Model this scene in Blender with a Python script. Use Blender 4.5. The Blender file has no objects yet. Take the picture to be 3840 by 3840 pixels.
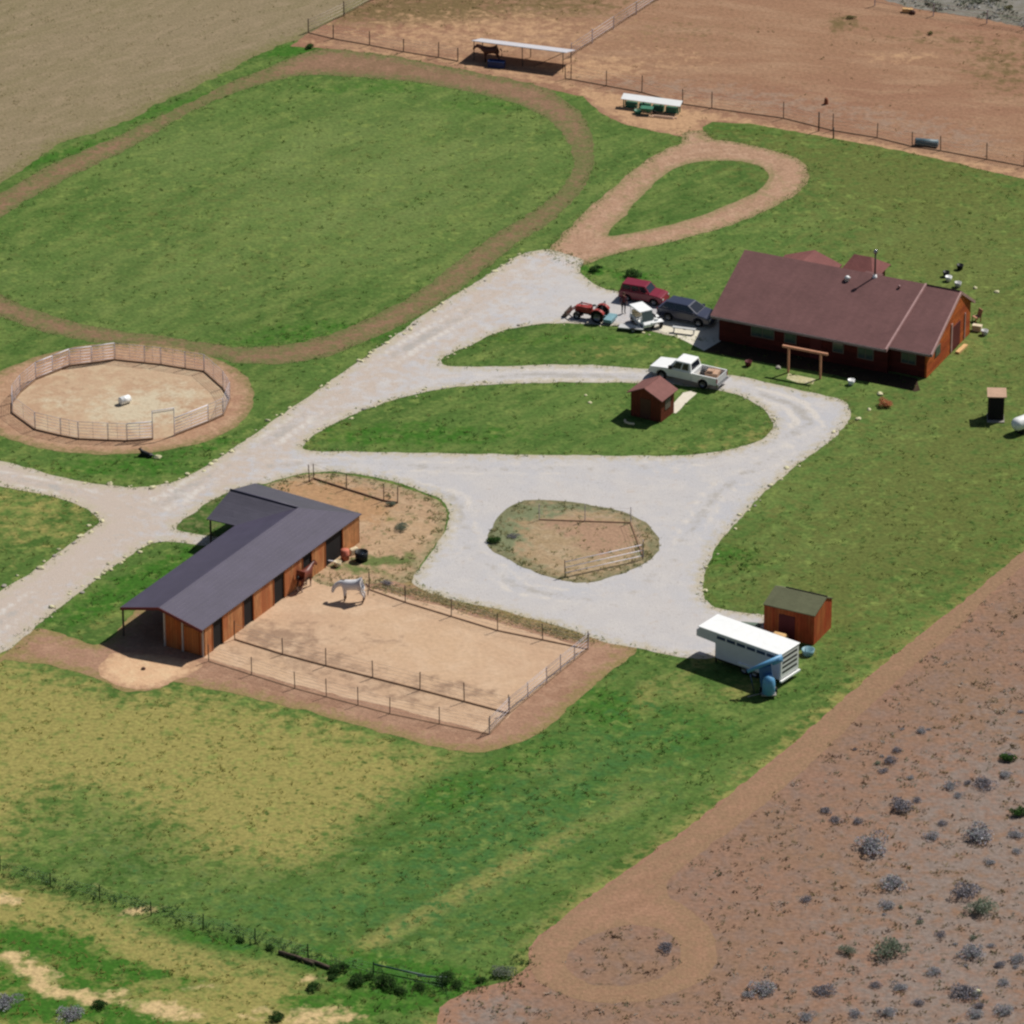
import bpy, bmesh, math, random
import numpy as np
from mathutils import Vector, Matrix, noise
from mathutils.geometry import delaunay_2d_cdt
R = math.radians
random.seed(11); rng = np.random.default_rng(5)
SC = bpy.context.scene; COL = SC.collection

# ---------------------------------------------------------------- camera, sky, sun
FPX, TH, CH = 21000.0, R(26.5), 176.0
CD = CH/math.tan(TH)
cam = bpy.data.cameras.new('camera'); cam.sensor_width = 36; cam.lens = FPX/3840*36
cam.clip_start = 1; cam.clip_end = 8000
co = bpy.data.objects.new('camera', cam); COL.objects.link(co)
co.location = (0, -CD, CH); co.rotation_euler = (R(90)-TH, 0, 0); SC.camera = co

SUN_DIR = Vector((.785, .62, 0)).normalized(); ELEV = R(51)
SUN_DIR = Vector((SUN_DIR.x*math.cos(ELEV), SUN_DIR.y*math.cos(ELEV), math.sin(ELEV)))
w = bpy.data.worlds.new('World'); SC.world = w; w.use_nodes = True
nt = w.node_tree; bg = nt.nodes['Background']; sky = nt.nodes.new('ShaderNodeTexSky')
sky.sky_type = 'NISHITA'; sky.sun_disc = False; sky.sun_elevation = ELEV
sky.sun_rotation = math.atan2(SUN_DIR.x, SUN_DIR.y)
nt.links.new(sky.outputs[0], bg.inputs[0]); bg.inputs[1].default_value = .05
sl = bpy.data.lights.new('sun', 'SUN'); sl.energy = 4.7; sl.angle = R(.5); sl.color = (1, .965, .9)
so = bpy.data.objects.new('sun', sl); COL.objects.link(so)
so.rotation_euler = SUN_DIR.to_track_quat('Z', 'Y').to_euler()
SC.view_settings.view_transform = 'Standard'; SC.view_settings.look = 'None'
SC.view_settings.exposure = .0; SC.view_settings.gamma = 1
SC.cycles.filter_width = 2.4

# ---------------------------------------------------------------- helpers
fw = (0, math.cos(TH), -math.sin(TH)); up = (0, math.sin(TH), math.cos(TH))
def G(px, py, z=0.0):
    "point at height z seen at photo pixel (3840 wide)"
    dx = px-1920; dy = 1920-py
    d = (dx, fw[1]*FPX+up[1]*dy, fw[2]*FPX+up[2]*dy)
    t = (z-CH)/d[2]
    return Vector((d[0]*t, -CD+d[1]*t, z))
VS = 1.98758
def GV(x, y, z=0.0): return G(x*VS, y*VS, z)

def lin(c): c = c/255; return c/12.92 if c <= .04045 else ((c+.055)/1.055)**2.4
K = 1.32
def S(r, g, b, k=None):
    k = k or K
    return (lin(r)/k, lin(g)/k, lin(b)/k, 1)

def tag(o, label=None, cat=None, group=None, kind=None):
    if label: o['label'] = label
    if cat: o['category'] = cat
    if group: o['group'] = group
    if kind: o['kind'] = kind
    return o
def empty(name, label, cat, loc=(0, 0, 0), rz=0, group=None):
    o = bpy.data.objects.new(name, None); COL.objects.link(o)
    o.location = loc; o.rotation_euler = (0, 0, rz); o.empty_display_size = .3
    return tag(o, label, cat, group)

class MB:
    def __init__(s): s.v = []; s.f = []; s.m = []; s.smooth = []
    def add(s, vs, fs, mi=0, sm=False):
        b = len(s.v); s.v += [tuple(v) for v in vs]
        for f in fs: s.f.append(tuple(b+i for i in f)); s.m.append(mi); s.smooth.append(sm)
        return s
    def box(s, x0, x1, y0, y1, z0, z1, mi=0):
        vs = [(x, y, z) for z in (z0, z1) for y in (y0, y1) for x in (x0, x1)]
        return s.add(vs, [(0, 2, 3, 1), (4, 5, 7, 6), (0, 1, 5, 4), (2, 6, 7, 3), (0, 4, 6, 2), (1, 3, 7, 5)], mi)
    def hexa(s, p, mi=0):  # 8 points: 4 bottom ccw, 4 top ccw
        return s.add(p, [(3, 2, 1, 0), (4, 5, 6, 7), (0, 1, 5, 4), (1, 2, 6, 5), (2, 3, 7, 6), (3, 0, 4, 7)], mi)
    def slab(s, quad, t, mi=0):
        "quad (top surface), thickened by t downward along normal"
        q = [Vector(p) for p in quad]; n = (q[1]-q[0]).cross(q[2]-q[0]).normalized()
        return s.prism(q, -n*t, mi)
    def prism(s, poly, off, mi=0):
        q = [Vector(p) for p in poly]; off = Vector(off); n = len(q)
        return s.add(q+[p+off for p in q], [tuple(range(n)), tuple(range(2*n-1, n-1, -1))] +
                     [((i+1) % n, i, i+n, (i+1) % n+n) for i in range(n)], mi)
    def tube(s, pts, r, seg=6, mi=0, r2=None, sm=True):
        pts = [Vector(p) for p in pts]; n = len(pts); rings = []
        for i, p in enumerate(pts):
            d = (pts[min(i+1, n-1)]-pts[max(i-1, 0)]).normalized()
            a = d.orthogonal().normalized() if abs(d.z) > .99 else d.cross(Vector((0, 0, 1))).normalized()
            b = d.cross(a); rr = r if r2 is None else r+(r2-r)*i/(n-1)
            rings.append([p+(a*math.cos(2*math.pi*k/seg)+b*math.sin(2*math.pi*k/seg))*rr for k in range(seg)])
        vs = [v for g in rings for v in g]; fs = []
        for i in range(n-1):
            for k in range(seg):
                a, b = i*seg+k, i*seg+(k+1) % seg
                fs.append((a, b, b+seg, a+seg))
        s.add(vs, fs, mi, sm)
        b = len(s.v)-n*seg
        s.f.append(tuple(b+k for k in range(seg-1, -1, -1))); s.m.append(mi); s.smooth.append(False)
        s.f.append(tuple(b+(n-1)*seg+k for k in range(seg))); s.m.append(mi); s.smooth.append(False)
        return s
    def lathe(s, prof, seg=16, mi=0, axis='z', loc=(0, 0, 0)):
        vs = []; fs = []; n = len(prof)
        for (r, h) in prof:
            for k in range(seg):
                a = 2*math.pi*k/seg; c, d = r*math.cos(a), r*math.sin(a)
                v = {'z': (c, d, h), 'y': (c, h, d), 'x': (h, c, d)}[axis]
                vs.append((v[0]+loc[0], v[1]+loc[1], v[2]+loc[2]))
        for i in range(n-1):
            for k in range(seg):
                a, b = i*seg+k, i*seg+(k+1) % seg
                fs.append((a, b, b+seg, a+seg) if axis != 'y' else (b, a, a+seg, b+seg))
        fs.append(tuple(range(seg-1, -1, -1))); fs.append(tuple((n-1)*seg+k for k in range(seg)))
        return s.add(vs, fs, mi, True)
    def build(s, name, mats, parent=None, bevel=0, flat=False):
        me = bpy.data.meshes.new(name); me.from_pydata(s.v, [], s.f)
        if not isinstance(mats, (list, tuple)): mats = [mats]
        for m in mats: me.materials.append(m)
        me.polygons.foreach_set('material_index', s.m)
        me.polygons.foreach_set('use_smooth', [x and not flat for x in s.smooth])
        me.update()
        o = bpy.data.objects.new(name, me); COL.objects.link(o)
        if parent: o.parent = parent
        if bevel:
            b = o.modifiers.new('bevel', 'BEVEL'); b.width = bevel; b.segments = 2; b.limit_method = 'ANGLE'
        return o

def panel_on(quad, u0, u1, v0, v1, off=.012, th=.02):
    "MB slab lying on a planar quad face (p0->p1 = u, p0->p3 = v), proud by off+th"
    q = [Vector(p) for p in quad]
    n = (q[1]-q[0]).cross(q[3]-q[0]).normalized()
    def pt(u, v): return q[0]*(1-u)*(1-v)+q[1]*u*(1-v)+q[2]*u*v+q[3]*(1-u)*v
    P = [pt(u0, v0)-n*.004, pt(u1, v0)-n*.004, pt(u1, v1)-n*.004, pt(u0, v1)-n*.004]
    m = MB(); m.hexa(P+[p+n*(off+th) for p in P]); return m

# ---------------------------------------------------------------- materials
def nd(nt, t, **k):
    n = nt.nodes.new(t)
    for a, b in k.items(): setattr(n, a, b)
    return n
def newmat(name, rough=.7, metal=0, spec=.3):
    m = bpy.data.materials.new(name); m.use_nodes = True
    b = m.node_tree.nodes['Principled BSDF']
    b.inputs['Roughness'].default_value = rough; b.inputs['Metallic'].default_value = metal
    b.inputs['Specular IOR Level'].default_value = spec
    return m, m.node_tree, b
def mixc(nt, f, a, b, mode='MIX'):
    n = nd(nt, 'ShaderNodeMix', data_type='RGBA', blend_type=mode)
    for sock, v in ((n.inputs[0], f), (n.inputs[6], a), (n.inputs[7], b)):
        if isinstance(v, bpy.types.NodeSocket): nt.links.new(v, sock)
        else: sock.default_value = v
    return n.outputs[2]
def noi(nt, vec, scale, detail=3, rough=.55, dist=0):
    n = nd(nt, 'ShaderNodeTexNoise'); n.inputs['Scale'].default_value = scale
    n.inputs['Detail'].default_value = detail; n.inputs['Roughness'].default_value = rough
    n.inputs['Distortion'].default_value = dist
    nt.links.new(vec, n.inputs['Vector']); return n.outputs[0]
def rng_(nt, val, a, b, lo=0, hi=1):
    n = nd(nt, 'ShaderNodeMapRange'); nt.links.new(val, n.inputs[0])
    n.inputs[1].default_value = a; n.inputs[2].default_value = b
    n.inputs[3].default_value = lo; n.inputs[4].default_value = hi; return n.outputs[0]
def ma(nt, op, a, b):
    n = nd(nt, 'ShaderNodeMath', operation=op)
    for i, v in enumerate((a, b)):
        if isinstance(v, bpy.types.NodeSocket): nt.links.new(v, n.inputs[i])
        else: n.inputs[i].default_value = v
    return n.outputs[0]
def pos(nt, rot=0, sc=(1, 1, 1)):
    g = nd(nt, 'ShaderNodeTexCoord'); mp = nd(nt, 'ShaderNodeMapping')
    mp.vector_type = 'TEXTURE'; mp.inputs['Rotation'].default_value = (0, 0, rot); mp.inputs['Scale'].default_value = tuple(1/x for x in sc)
    nt.links.new(g.outputs['Object'], mp.inputs[0]); return mp.outputs[0]
def value_mul(nt, col, fac_sock):
    h = nd(nt, 'ShaderNodeVectorMath', operation='SCALE')
    nt.links.new(col, h.inputs[0]); nt.links.new(fac_sock, h.inputs['Scale']); return h.outputs[0]
def bump(nt, b, h, st=.5, dist=.05):
    n = nd(nt, 'ShaderNodeBump'); n.inputs['Strength'].default_value = st; n.inputs['Distance'].default_value = dist
    nt.links.new(h, n.inputs['Height']); nt.links.new(n.outputs[0], b.inputs['Normal'])
def attr(nt, name):
    a = nd(nt, 'ShaderNodeAttribute', attribute_name=name); return a.outputs['Fac']

def paint(name, c, rough=.5, var=.12, scale=3, metal=0, spec=.4, dirt=None):
    m, nt, b = newmat(name, rough, metal, spec); p = pos(nt)
    n = noi(nt, p, scale, 4)
    col = mixc(nt, rng_(nt, n, .3, .7), tuple(x*(1-var) for x in c[:3])+(1,), tuple(min(1, x*(1+var)) for x in c[:3])+(1,))
    if dirt:
        n2 = noi(nt, p, scale*.6, 5, .65); col = mixc(nt, rng_(nt, n2, .5, .75, 0, .55), col, dirt)
    nt.links.new(col, b.inputs['Base Color']); return m
def boards(name, c, pitch=.2, horiz=False, rough=.75, var=.25, c2=None):
    "painted / stained board siding with grooves"
    m, nt, b = newmat(name, rough, 0, .2)
    g = nd(nt, 'ShaderNodeTexCoord'); sp = nd(nt, 'ShaderNodeSeparateXYZ'); nt.links.new(g.outputs['Object'], sp.inputs[0])
    u = sp.outputs[2] if horiz else ma(nt, 'ADD', sp.outputs[0], sp.outputs[1])
    t = ma(nt, 'MULTIPLY', u, 1/pitch); fr = ma(nt, 'FRACT', t, 0); idx = ma(nt, 'FLOOR', t, 0)
    wn = nd(nt, 'ShaderNodeTexWhiteNoise', noise_dimensions='1D'); nt.links.new(idx, wn.inputs['W'])
    p = pos(nt, 0, (1, 1, .35) if not horiz else (.35, .35, 1)); n = noi(nt, p, 5, 4)
    col = mixc(nt, rng_(nt, n, .3, .7), tuple(x*(1-var) for x in c[:3])+(1,), tuple(x*(1+var) for x in c[:3])+(1,))
    if c2: col = mixc(nt, rng_(nt, noi(nt, p, 1.1, 3), .42, .62, 0, .8), col, c2)
    col = value_mul(nt, col, rng_(nt, wn.outputs[0], 0, 1, .85, 1.12))
    gr = ma(nt, 'LESS_THAN', fr, .08)
    col = mixc(nt, gr, col, tuple(x*.35 for x in c[:3])+(1,))
    nt.links.new(col, b.inputs['Base Color']); bump(nt, b, fr, .25, .02); return m
def metal_roof(name, c, pitch=.3, axis=0, rough=.45):
    m, nt, b = newmat(name, rough, 0, .45)
    g = nd(nt, 'ShaderNodeTexCoord'); sp = nd(nt, 'ShaderNodeSeparateXYZ'); nt.links.new(g.outputs['Object'], sp.inputs[0])
    t = ma(nt, 'MULTIPLY', sp.outputs[axis], 1/pitch); fr = ma(nt, 'FRACT', t, 0)
    sheet = ma(nt, 'FLOOR', ma(nt, 'MULTIPLY', sp.outputs[axis], 1/.9), 0)
    wn = nd(nt, 'ShaderNodeTexWhiteNoise', noise_dimensions='1D'); nt.links.new(sheet, wn.inputs['W'])
    p = pos(nt); n = noi(nt, p, .8, 5, .6)
    col = mixc(nt, rng_(nt, n, .3, .7), tuple(x*.9 for x in c[:3])+(1,), tuple(x*1.1 for x in c[:3])+(1,))
    col = value_mul(nt, col, rng_(nt, wn.outputs[0], 0, 1, .95, 1.05))
    rib = ma(nt, 'LESS_THAN', fr, .16); col = mixc(nt, ma(nt, 'MULTIPLY', rib, .3), col, tuple(x*.6 for x in c[:3])+(1,)); st = noi(nt, pos(nt, 0, (.4, 3, 1) if axis else (3, .4, 1)), 1, 5, .7); col = mixc(nt, rng_(nt, st, .55, .72, 0, .3), col, tuple(x*1.5 for x in c[:3])+(1,))
    nt.links.new(col, b.inputs['Base Color']); bump(nt, b, rib, .35, .02)
    return m
def shingles(name, c):
    m, nt, b = newmat(name, .85, 0, .2); p = pos(nt)
    br = nd(nt, 'ShaderNodeTexBrick'); br.inputs['Scale'].default_value = 1.0
    br.inputs['Brick Width'].default_value = .33; br.inputs['Row Height'].default_value = .16
    br.inputs['Mortar Size'].default_value = .012
    br.inputs['Color1'].default_value = tuple(x*.93 for x in c[:3])+(1,)
    br.inputs['Color2'].default_value = tuple(x*1.07 for x in c[:3])+(1,)
    br.inputs['Mortar'].default_value = tuple(x*.82 for x in c[:3])+(1,)
    nt.links.new(p, br.inputs['Vector'])
    n = noi(nt, p, .35, 6, .7); n2 = noi(nt, pos(nt, 0, (2.2, .25, 1)), 1.1, 4, .6)
    col = value_mul(nt, br.outputs[0], rng_(nt, n, .25, .75, .84, 1.16)); col = value_mul(nt, col, rng_(nt, n2, .3, .7, .93, 1.07))
    nt.links.new(col, b.inputs['Base Color']); return m
def soil(name, a, b_, c_, edge=None, ew=.9, s1=.18, s2=1.4, s3=7, rot=0, aniso=(1, 1, 1), bs=.4, specks=None, spk=.6, spscale=3.0,
         extra=None, fine=(.82, 1.15), specks2=None, plain=None, ef=1.0):
    "ground sheet: three colours mixed at large / middle / fine scale, optional border colour driven by distance to the sheet's edge"
    m, nt, b = newmat(name, .95, 0, .1); p = pos(nt, rot, aniso); p0 = pos(nt)
    n1 = noi(nt, p, s1, 4, .6, .4); n2 = noi(nt, p, s2, 4, .6, .3); n3 = noi(nt, p0, s3, 3, .6)
    col = mixc(nt, rng_(nt, n1, .38, .62), a, b_)
    col = mixc(nt, rng_(nt, n2, .45, .68), col, c_)
    if extra:
        for at, cc in extra:
            f = ma(nt, 'ADD', attr(nt, at), rng_(nt, noi(nt, p0, ef, 5, .62), .3, .7, -.42, .42))
            f = ma(nt, 'MULTIPLY', rng_(nt, f, .28, .72), ma(nt, 'GREATER_THAN', attr(nt, at), .004))
            col = mixc(nt, f, col, cc)
    if specks:
        n4 = noi(nt, p0, spscale, 2, .5); n5 = noi(nt, p, .35, 3)
        f = ma(nt, 'MULTIPLY', rng_(nt, n4, .60, .68), rng_(nt, n5, .4, .6, .25, 1))
        col = mixc(nt, ma(nt, 'MULTIPLY', f, spk), col, specks)
    if plain:
        for at, cc in plain: col = mixc(nt, ma(nt, 'MULTIPLY', attr(nt, at), rng_(nt, noi(nt, p, .22, 4, .6), .3, .65, .25, 1)), col, cc)
    if specks2:
        n6 = noi(nt, p0, .95, 5, .68); n7 = noi(nt, p0, .14, 2)
        col = mixc(nt, ma(nt, 'MULTIPLY', rng_(nt, n6, .53, .66, 0, .85), rng_(nt, n7, .4, .6, .3, 1)), col, specks2)
    if edge:
        d = ma(nt, 'ADD', attr(nt, 'sd'), rng_(nt, noi(nt, p0, 1.6, 4, .65), .3, .7, ew*.7, -ew*.7))
        col = mixc(nt, rng_(nt, d, 0, ew, .9, 0), col, edge)
    col = value_mul(nt, col, rng_(nt, n3, .3, .7, *fine))
    nt.links.new(col, b.inputs['Base Color']); bump(nt, b, ma(nt, 'ADD', n3, ma(nt, 'MULTIPLY', n2, .5)), bs, .12)
    return m

GREEN_D, GREEN_M, GREEN_L = S(62, 94, 38), S(93, 121, 57), S(116, 134, 69)
DRY = S(160, 151, 88); TAN = S(196, 160, 126); DIRT = S(178, 138, 112)
M = {}
M['ground'] = soil('grass_ground', GREEN_M, S(76, 106, 46), GREEN_L, s1=.16, s2=.55, s3=3.2, rot=R(46), aniso=(.4, 1, 1), plain=[('pale', S(122, 138, 78))],
                   specks=GREEN_D, spk=.85, spscale=1.5, fine=(.74, 1.26), specks2=S(134, 150, 78),
                   extra=[('dry', DRY), ('lush', S(66, 112, 36)), ('olive', S(104, 112, 56)), ('sandy', S(214, 186, 136)), ('blue', S(74, 114, 58))])
M['dry_field'] = soil('dry_field', S(150, 134, 106), S(143, 130, 98), S(160, 142, 114), edge=S(132, 126, 84), ew=1.6, s1=.12, s2=1.0, s3=4,
                      rot=R(45), aniso=(.35, 1, 1), specks=S(120, 116, 80), spk=.6)
M['paddock'] = soil('dirt_paddock', S(165, 127, 100), S(158, 117, 94), S(176, 140, 112), s1=.06, s2=.5, s3=3, rot=R(-12), aniso=(.3, 1, 1),
                    specks=S(132, 108, 78), spk=.5, spscale=2.2, extra=[('weedy', S(126, 106, 72)), ('pale', S(200, 160, 124)), ('greyish', S(166, 138, 118))])
M['track'] = soil('track_dirt', S(150, 118, 94), S(140, 112, 86), S(162, 126, 102), edge=S(112, 118, 70), ew=1.5, s1=.15, s2=.8, s3=3.5)
M['path'] = soil('path_dirt', S(188, 150, 124), S(178, 142, 116), S(198, 162, 136), edge=S(152, 138, 98), ew=.9, s1=.2, s2=1, s3=4, specks=S(160, 130, 106), spk=.5, spscale=1.5)
M['strip'] = soil('strip_dirt', S(200, 162, 132), S(194, 152, 124), S(204, 170, 138), edge=S(170, 136, 106), ew=.8, s1=.2, s2=1, s3=4)
M['gravel'] = soil('gravel', S(208, 202, 199), S(201, 199, 202), S(213, 207, 203), edge=S(200, 188, 164), ew=1.0, s1=.1, s2=.6, s3=9, fine=(.9, 1.08),
                   extra=[('beige', S(206, 190, 177)), ('rut', S(222, 214, 206)), ('worn', S(188, 182, 176))], bs=.25, specks=S(176, 168, 162), spk=.5, spscale=4)
M['margin'] = soil('margin_dirt', S(176, 138, 114), S(166, 128, 104), S(188, 150, 124), edge=S(150, 134, 86), ew=1.3, s1=.15, s2=.8, s3=4)
M['sand'] = soil('paddock_sand', S(215, 181, 148), S(208, 173, 143), S(221, 189, 158), s1=.1, s2=.45, s3=3, fine=(.9, 1.08), specks=S(190, 156, 128), spk=.3, spscale=1.6,
                 extra=[('damp', S(172, 142, 118))], bs=.2)
M['sandpile'] = soil('sand_patch', S(230, 190, 152), S(222, 180, 142), S(234, 200, 160), edge=S(190, 150, 120), ew=.7, s1=.3, s2=1.2, s3=4, fine=(.93, 1.06))
M['ring'] = soil('ring_dirt', S(188, 150, 120), S(178, 138, 112), S(196, 160, 130), edge=S(140, 128, 84), ew=1.0, s1=.2, s2=1, s3=4)
M['pensand'] = soil('pen_sand', S(204, 174, 144), S(196, 162, 132), S(212, 188, 156), s1=.25, s2=.9, s3=4, fine=(.9, 1.08), specks=S(176, 144, 118), spk=.5, spscale=1.6,
                    extra=[('pale', S(214, 198, 170))], bs=.2)
M['yard'] = soil('yard_dirt', S(194, 162, 128), S(184, 152, 122), S(202, 172, 140), edge=S(160, 148, 112), ew=.9, s1=.2, s2=.9, s3=3,
                 specks=S(124, 122, 84), spk=.8, spscale=1.6, extra=[('orange', S(190, 150, 112)), ('lush', S(112, 124, 72))])
M['isle'] = soil('island_dirt', S(182, 156, 124), S(172, 148, 114), S(190, 168, 138), edge=S(128, 126, 94), ew=1.2, s1=.25, s2=1.0, s3=4,
                 specks=S(128, 124, 90), spk=.8, spscale=1.8, extra=[('bare', S(180, 146, 120)), ('lush', S(132, 138, 104))])
M['sage'] = soil('sagebrush_soil', S(156, 122, 102), S(150, 120, 98), S(146, 122, 108), edge=S(168, 128, 104), ew=2.5, s1=.12, s2=.8, s3=3,
                 specks=S(112, 94, 72), spk=.7, spscale=2.0, fine=(.8, 1.18), extra=[('greyish', S(148, 132, 122))])
M['twotrack'] = soil('desert_track', S(170, 132, 106), S(160, 124, 99), S(178, 138, 112), edge=S(158, 128, 100), ew=1.5, s1=.2, s2=1, s3=4, rot=R(48), aniso=(.3, 1, 1), specks=S(140, 112, 90), spk=.7, spscale=1.5)
M['greysage'] = soil('far_sage', S(140, 134, 124), S(120, 118, 104), S(150, 146, 140), s1=.2, s2=1.2, s3=3, specks=S(84, 82, 66), spk=.9)
M['concrete'] = soil('concrete', S(238, 228, 206), S(230, 222, 204), S(242, 234, 214), s1=.4, s2=2, s3=8, fine=(.95, 1.04), bs=.1)

# ---------------------------------------------------------------- signed distance + sheets
def smooth_poly(pts, n=6):
    P = [Vector(p[:2]) for p in pts]; N = len(P); out = []
    for i in range(N):
        a, b, c, d = P[i-1], P[i], P[(i+1) % N], P[(i+2) % N]
        for k in range(n):
            t = k/n
            out.append(.5*((2*b)+(c-a)*t+(2*a-5*b+4*c-d)*t*t+(3*b-a-3*c+d)*t**3))
    return out
def resample(P, step):
    out = []
    for i in range(len(P)):
        a, b = P[i], P[(i+1) % len(P)]; L = (b-a).length
        if L < 1e-6: continue
        st = step if L < 60 else 8
        k = max(1, int(L/st))
        for j in range(k): out.append(a+(b-a)*(j/k))
    return out
def sdist(pts, poly):
    "signed distance (inside positive) of Nx2 pts to closed polygon"
    A = np.array([(p[0], p[1]) for p in poly]); B = np.roll(A, -1, 0); res = np.empty(len(pts))
    for s in range(0, len(pts), 2000):
        p = pts[s:s+2000][:, None, :]; d = B-A; L2 = (d**2).sum(1)+1e-12
        t = np.clip(((p-A)*d).sum(2)/L2, 0, 1); q = A+t[..., None]*d
        dm = np.sqrt(((p-q)**2).sum(2).min(1))
        c = ((A[:, 1] > p[..., 1]) != (B[:, 1] > p[..., 1])) & (p[..., 0] < (B[:, 0]-A[:, 0])*(p[..., 1]-A[:, 1])/(B[:, 1]-A[:, 1]+1e-12)+A[:, 0])
        ins = c.sum(1) % 2 == 1
        res[s:s+2000] = np.where(ins, dm, -dm)
    return res
def vpoly(V, sm=True, z=0):
    P = [GV(x, y).to_2d() for x, y in V]
    return smooth_poly(P) if sm else P
def soft(pts, V, wd=2.0, sm=True):
    "0..1 value inside a region given in picture outline, soft border wd metres"
    return np.clip(sdist(pts, vpoly(V, sm))/wd*.5+.5, 0, 1)
def blobs(pts, L):
    r = np.zeros(len(pts))
    for (x, y, a, b, ang, s) in L:
        c = GV(x, y); ca, sa = math.cos(R(ang)), math.sin(R(ang))
        dx, dy = pts[:, 0]-c.x, pts[:, 1]-c.y
        u = (dx*ca+dy*sa)/a; v = (-dx*sa+dy*ca)/b
        r = np.maximum(r, s*np.clip(1.5-np.sqrt(u*u+v*v), 0, 1))
    return r
SHEETS = {}
def sheet(name, P, z, mat, holes=(), jit=.14, attrs=None, step=.35, grid=1.3, kind='structure'):
    def jitter(p):
        n = Vector((noise.noise(Vector((p.x*.9, p.y*.9, z*50))), noise.noise(Vector((p.x*.9+31, p.y*.9, z*50)))))
        n2 = Vector((noise.noise(Vector((p.x*3.1, p.y*3.1, 7))), noise.noise(Vector((p.x*3.1+31, p.y*3.1, 3)))))
        return p+(n*1.2+n2*.8)*jit
    loops = [[jitter(p) for p in resample(q, step)] for q in [P]+list(holes)]
    verts = []; edges = []
    for L in loops:
        b = len(verts); verts += L; edges += [(b+i, b+(i+1) % len(L)) for i in range(len(L))]
    A = np.array([(v.x, v.y) for v in loops[0]])
    lo = np.maximum(A.min(0), (-62, -85)); hi = np.minimum(A.max(0), (62, 125))
    gx, gy = np.meshgrid(np.arange(lo[0], hi[0], grid), np.arange(lo[1], hi[1], grid))
    g = np.stack([gx.ravel(), gy.ravel()], 1)
    def sd_all(pts):
        s = sdist(pts, loops[0])
        for h in loops[1:]: s = np.minimum(s, -sdist(pts, h))
        return s
    if len(g): g = g[sd_all(g) > .3]
    verts += [Vector(p) for p in g]
    r = delaunay_2d_cdt(verts, edges, [], 0, 1e-4)
    V = np.array([(v.x, v.y) for v in r[0]]); F = np.array([f for f in r[2] if len(f) == 3])
    cen = V[F].mean(1); F = F[sd_all(cen) > 0]
    me = bpy.data.meshes.new(name)
    z = z*.16
    me.from_pydata([(x, y, z) for x, y in V], [], [tuple(int(i) for i in f) for f in F]); me.materials.append(mat)
    sd = sd_all(V); a = me.attributes.new('sd', 'FLOAT', 'POINT'); a.data.foreach_set('value', sd.astype(np.float32))
    for k, fn in (attrs or {}).items():
        a = me.attributes.new(k, 'FLOAT', 'POINT'); a.data.foreach_set('value', fn(V).astype(np.float32))
    me.update()
    if me.polygons and me.polygons[0].normal.z < 0: me.flip_normals()
    o = bpy.data.objects.new(name, me); COL.objects.link(o); tag(o, kind=kind)
    SHEETS[name] = loops
    return o
def in_sheet(name, pts):
    s = sdist(pts, SHEETS[name][0])
    for h in SHEETS[name][1:]: s = np.minimum(s, -sdist(pts, h))
    return s

# ---------------------------------------------------------------- base ground
def axis_coords(lo, hi, step, far):
    c = list(np.arange(lo, hi+step, step)); k = step; a, b = c[0], c[-1]; L, Rr = [], []
    while a > -far: k *= 1.6; a -= k; L.append(a)
    k = step
    while b < far: k *= 1.6; b += k; Rr.append(b)
    return np.array(L[::-1]+c+Rr)
xs = axis_coords(-58, 58, .8, 2500); ys = axis_coords(-82, 118, .9, 3000)
gx, gy = np.meshgrid(xs, ys); pts = np.stack([gx.ravel(), gy.ravel()], 1)
nx, ny = len(xs), len(ys)
me = bpy.data.meshes.new('ground')
fs = [(j*nx+i, j*nx+i+1, (j+1)*nx+i+1, (j+1)*nx+i) for j in range(ny-1) for i in range(nx-1)]
me.from_pydata([(x, y, 0) for x, y in pts], [], fs); me.materials.append(M['ground'])
desert = [(2300, 780), (1932, 1038), (1850, 1108), (1780, 1163), (1700, 1225), (1600, 1310), (1500, 1400), (1400, 1480), (1300, 1560), (1200, 1630), (1100, 1700), (1040, 1748), (996, 1788), (1000, 1822), (960, 1850), (880, 1868), (830, 1900), (815, 1960), (800, 2300), (2600, 2300), (2900, 1300)]
outer = [(-60, 388), (0, 364), (60, 332), (117, 301), (180, 275), (243, 247), (340, 201), (433, 157), (480, 138), (530, 117), (575, 100), (610, 92), (700, 100), (800, 117), (900, 137), (1000, 157), (1060, 184), (1100, 218), (1118, 260), (1120, 310), (1104, 350), (1072, 388), (1024, 430), (980, 456), (930, 495), (880, 535), (820, 578), (760, 612), (700, 640), (650, 662), (580, 680), (520, 686), (440, 682), (360, 664), (250, 652), (180, 646), (100, 630), (40, 612), (0, 598), (-60, 585), (-170, 540), (-200, 470), (-150, 410)]
inner = [(-60, 428), (0, 410), (60, 372), (150, 325), (250, 276), (350, 216), (430, 180), (500, 157), (580, 142), (700, 147), (800, 158), (900, 176), (980, 198), (1040, 230), (1072, 270), (1082, 310), (1064, 348), (1022, 388), (960, 425), (900, 465), (840, 512), (780, 556), (720, 588), (660, 616), (600, 638), (540, 650), (460, 656), (400, 648), (300, 634), (200, 620), (100, 596), (30, 570), (0, 556), (-60, 535), (-120, 500), (-110, 460)]
DRYP = [(-60, 1235), (60, 1258), (180, 1285), (240, 1312), (330, 1300), (450, 1325), (620, 1362), (760, 1405), (858, 1424), (842, 1450), (800, 1480), (755, 1512), (700, 1548), (660, 1580), (610, 1628), (540, 1640), (440, 1630), (350, 1612), (330, 1575), (240, 1540), (180, 1500), (100, 1495), (50, 1540), (20, 1600), (-60, 1590)]
LOW = [(-60, 1660), (60, 1680), (180, 1712), (300, 1750), (420, 1790), (560, 1830), (620, 1870), (600, 1990), (-60, 1990)]
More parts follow.
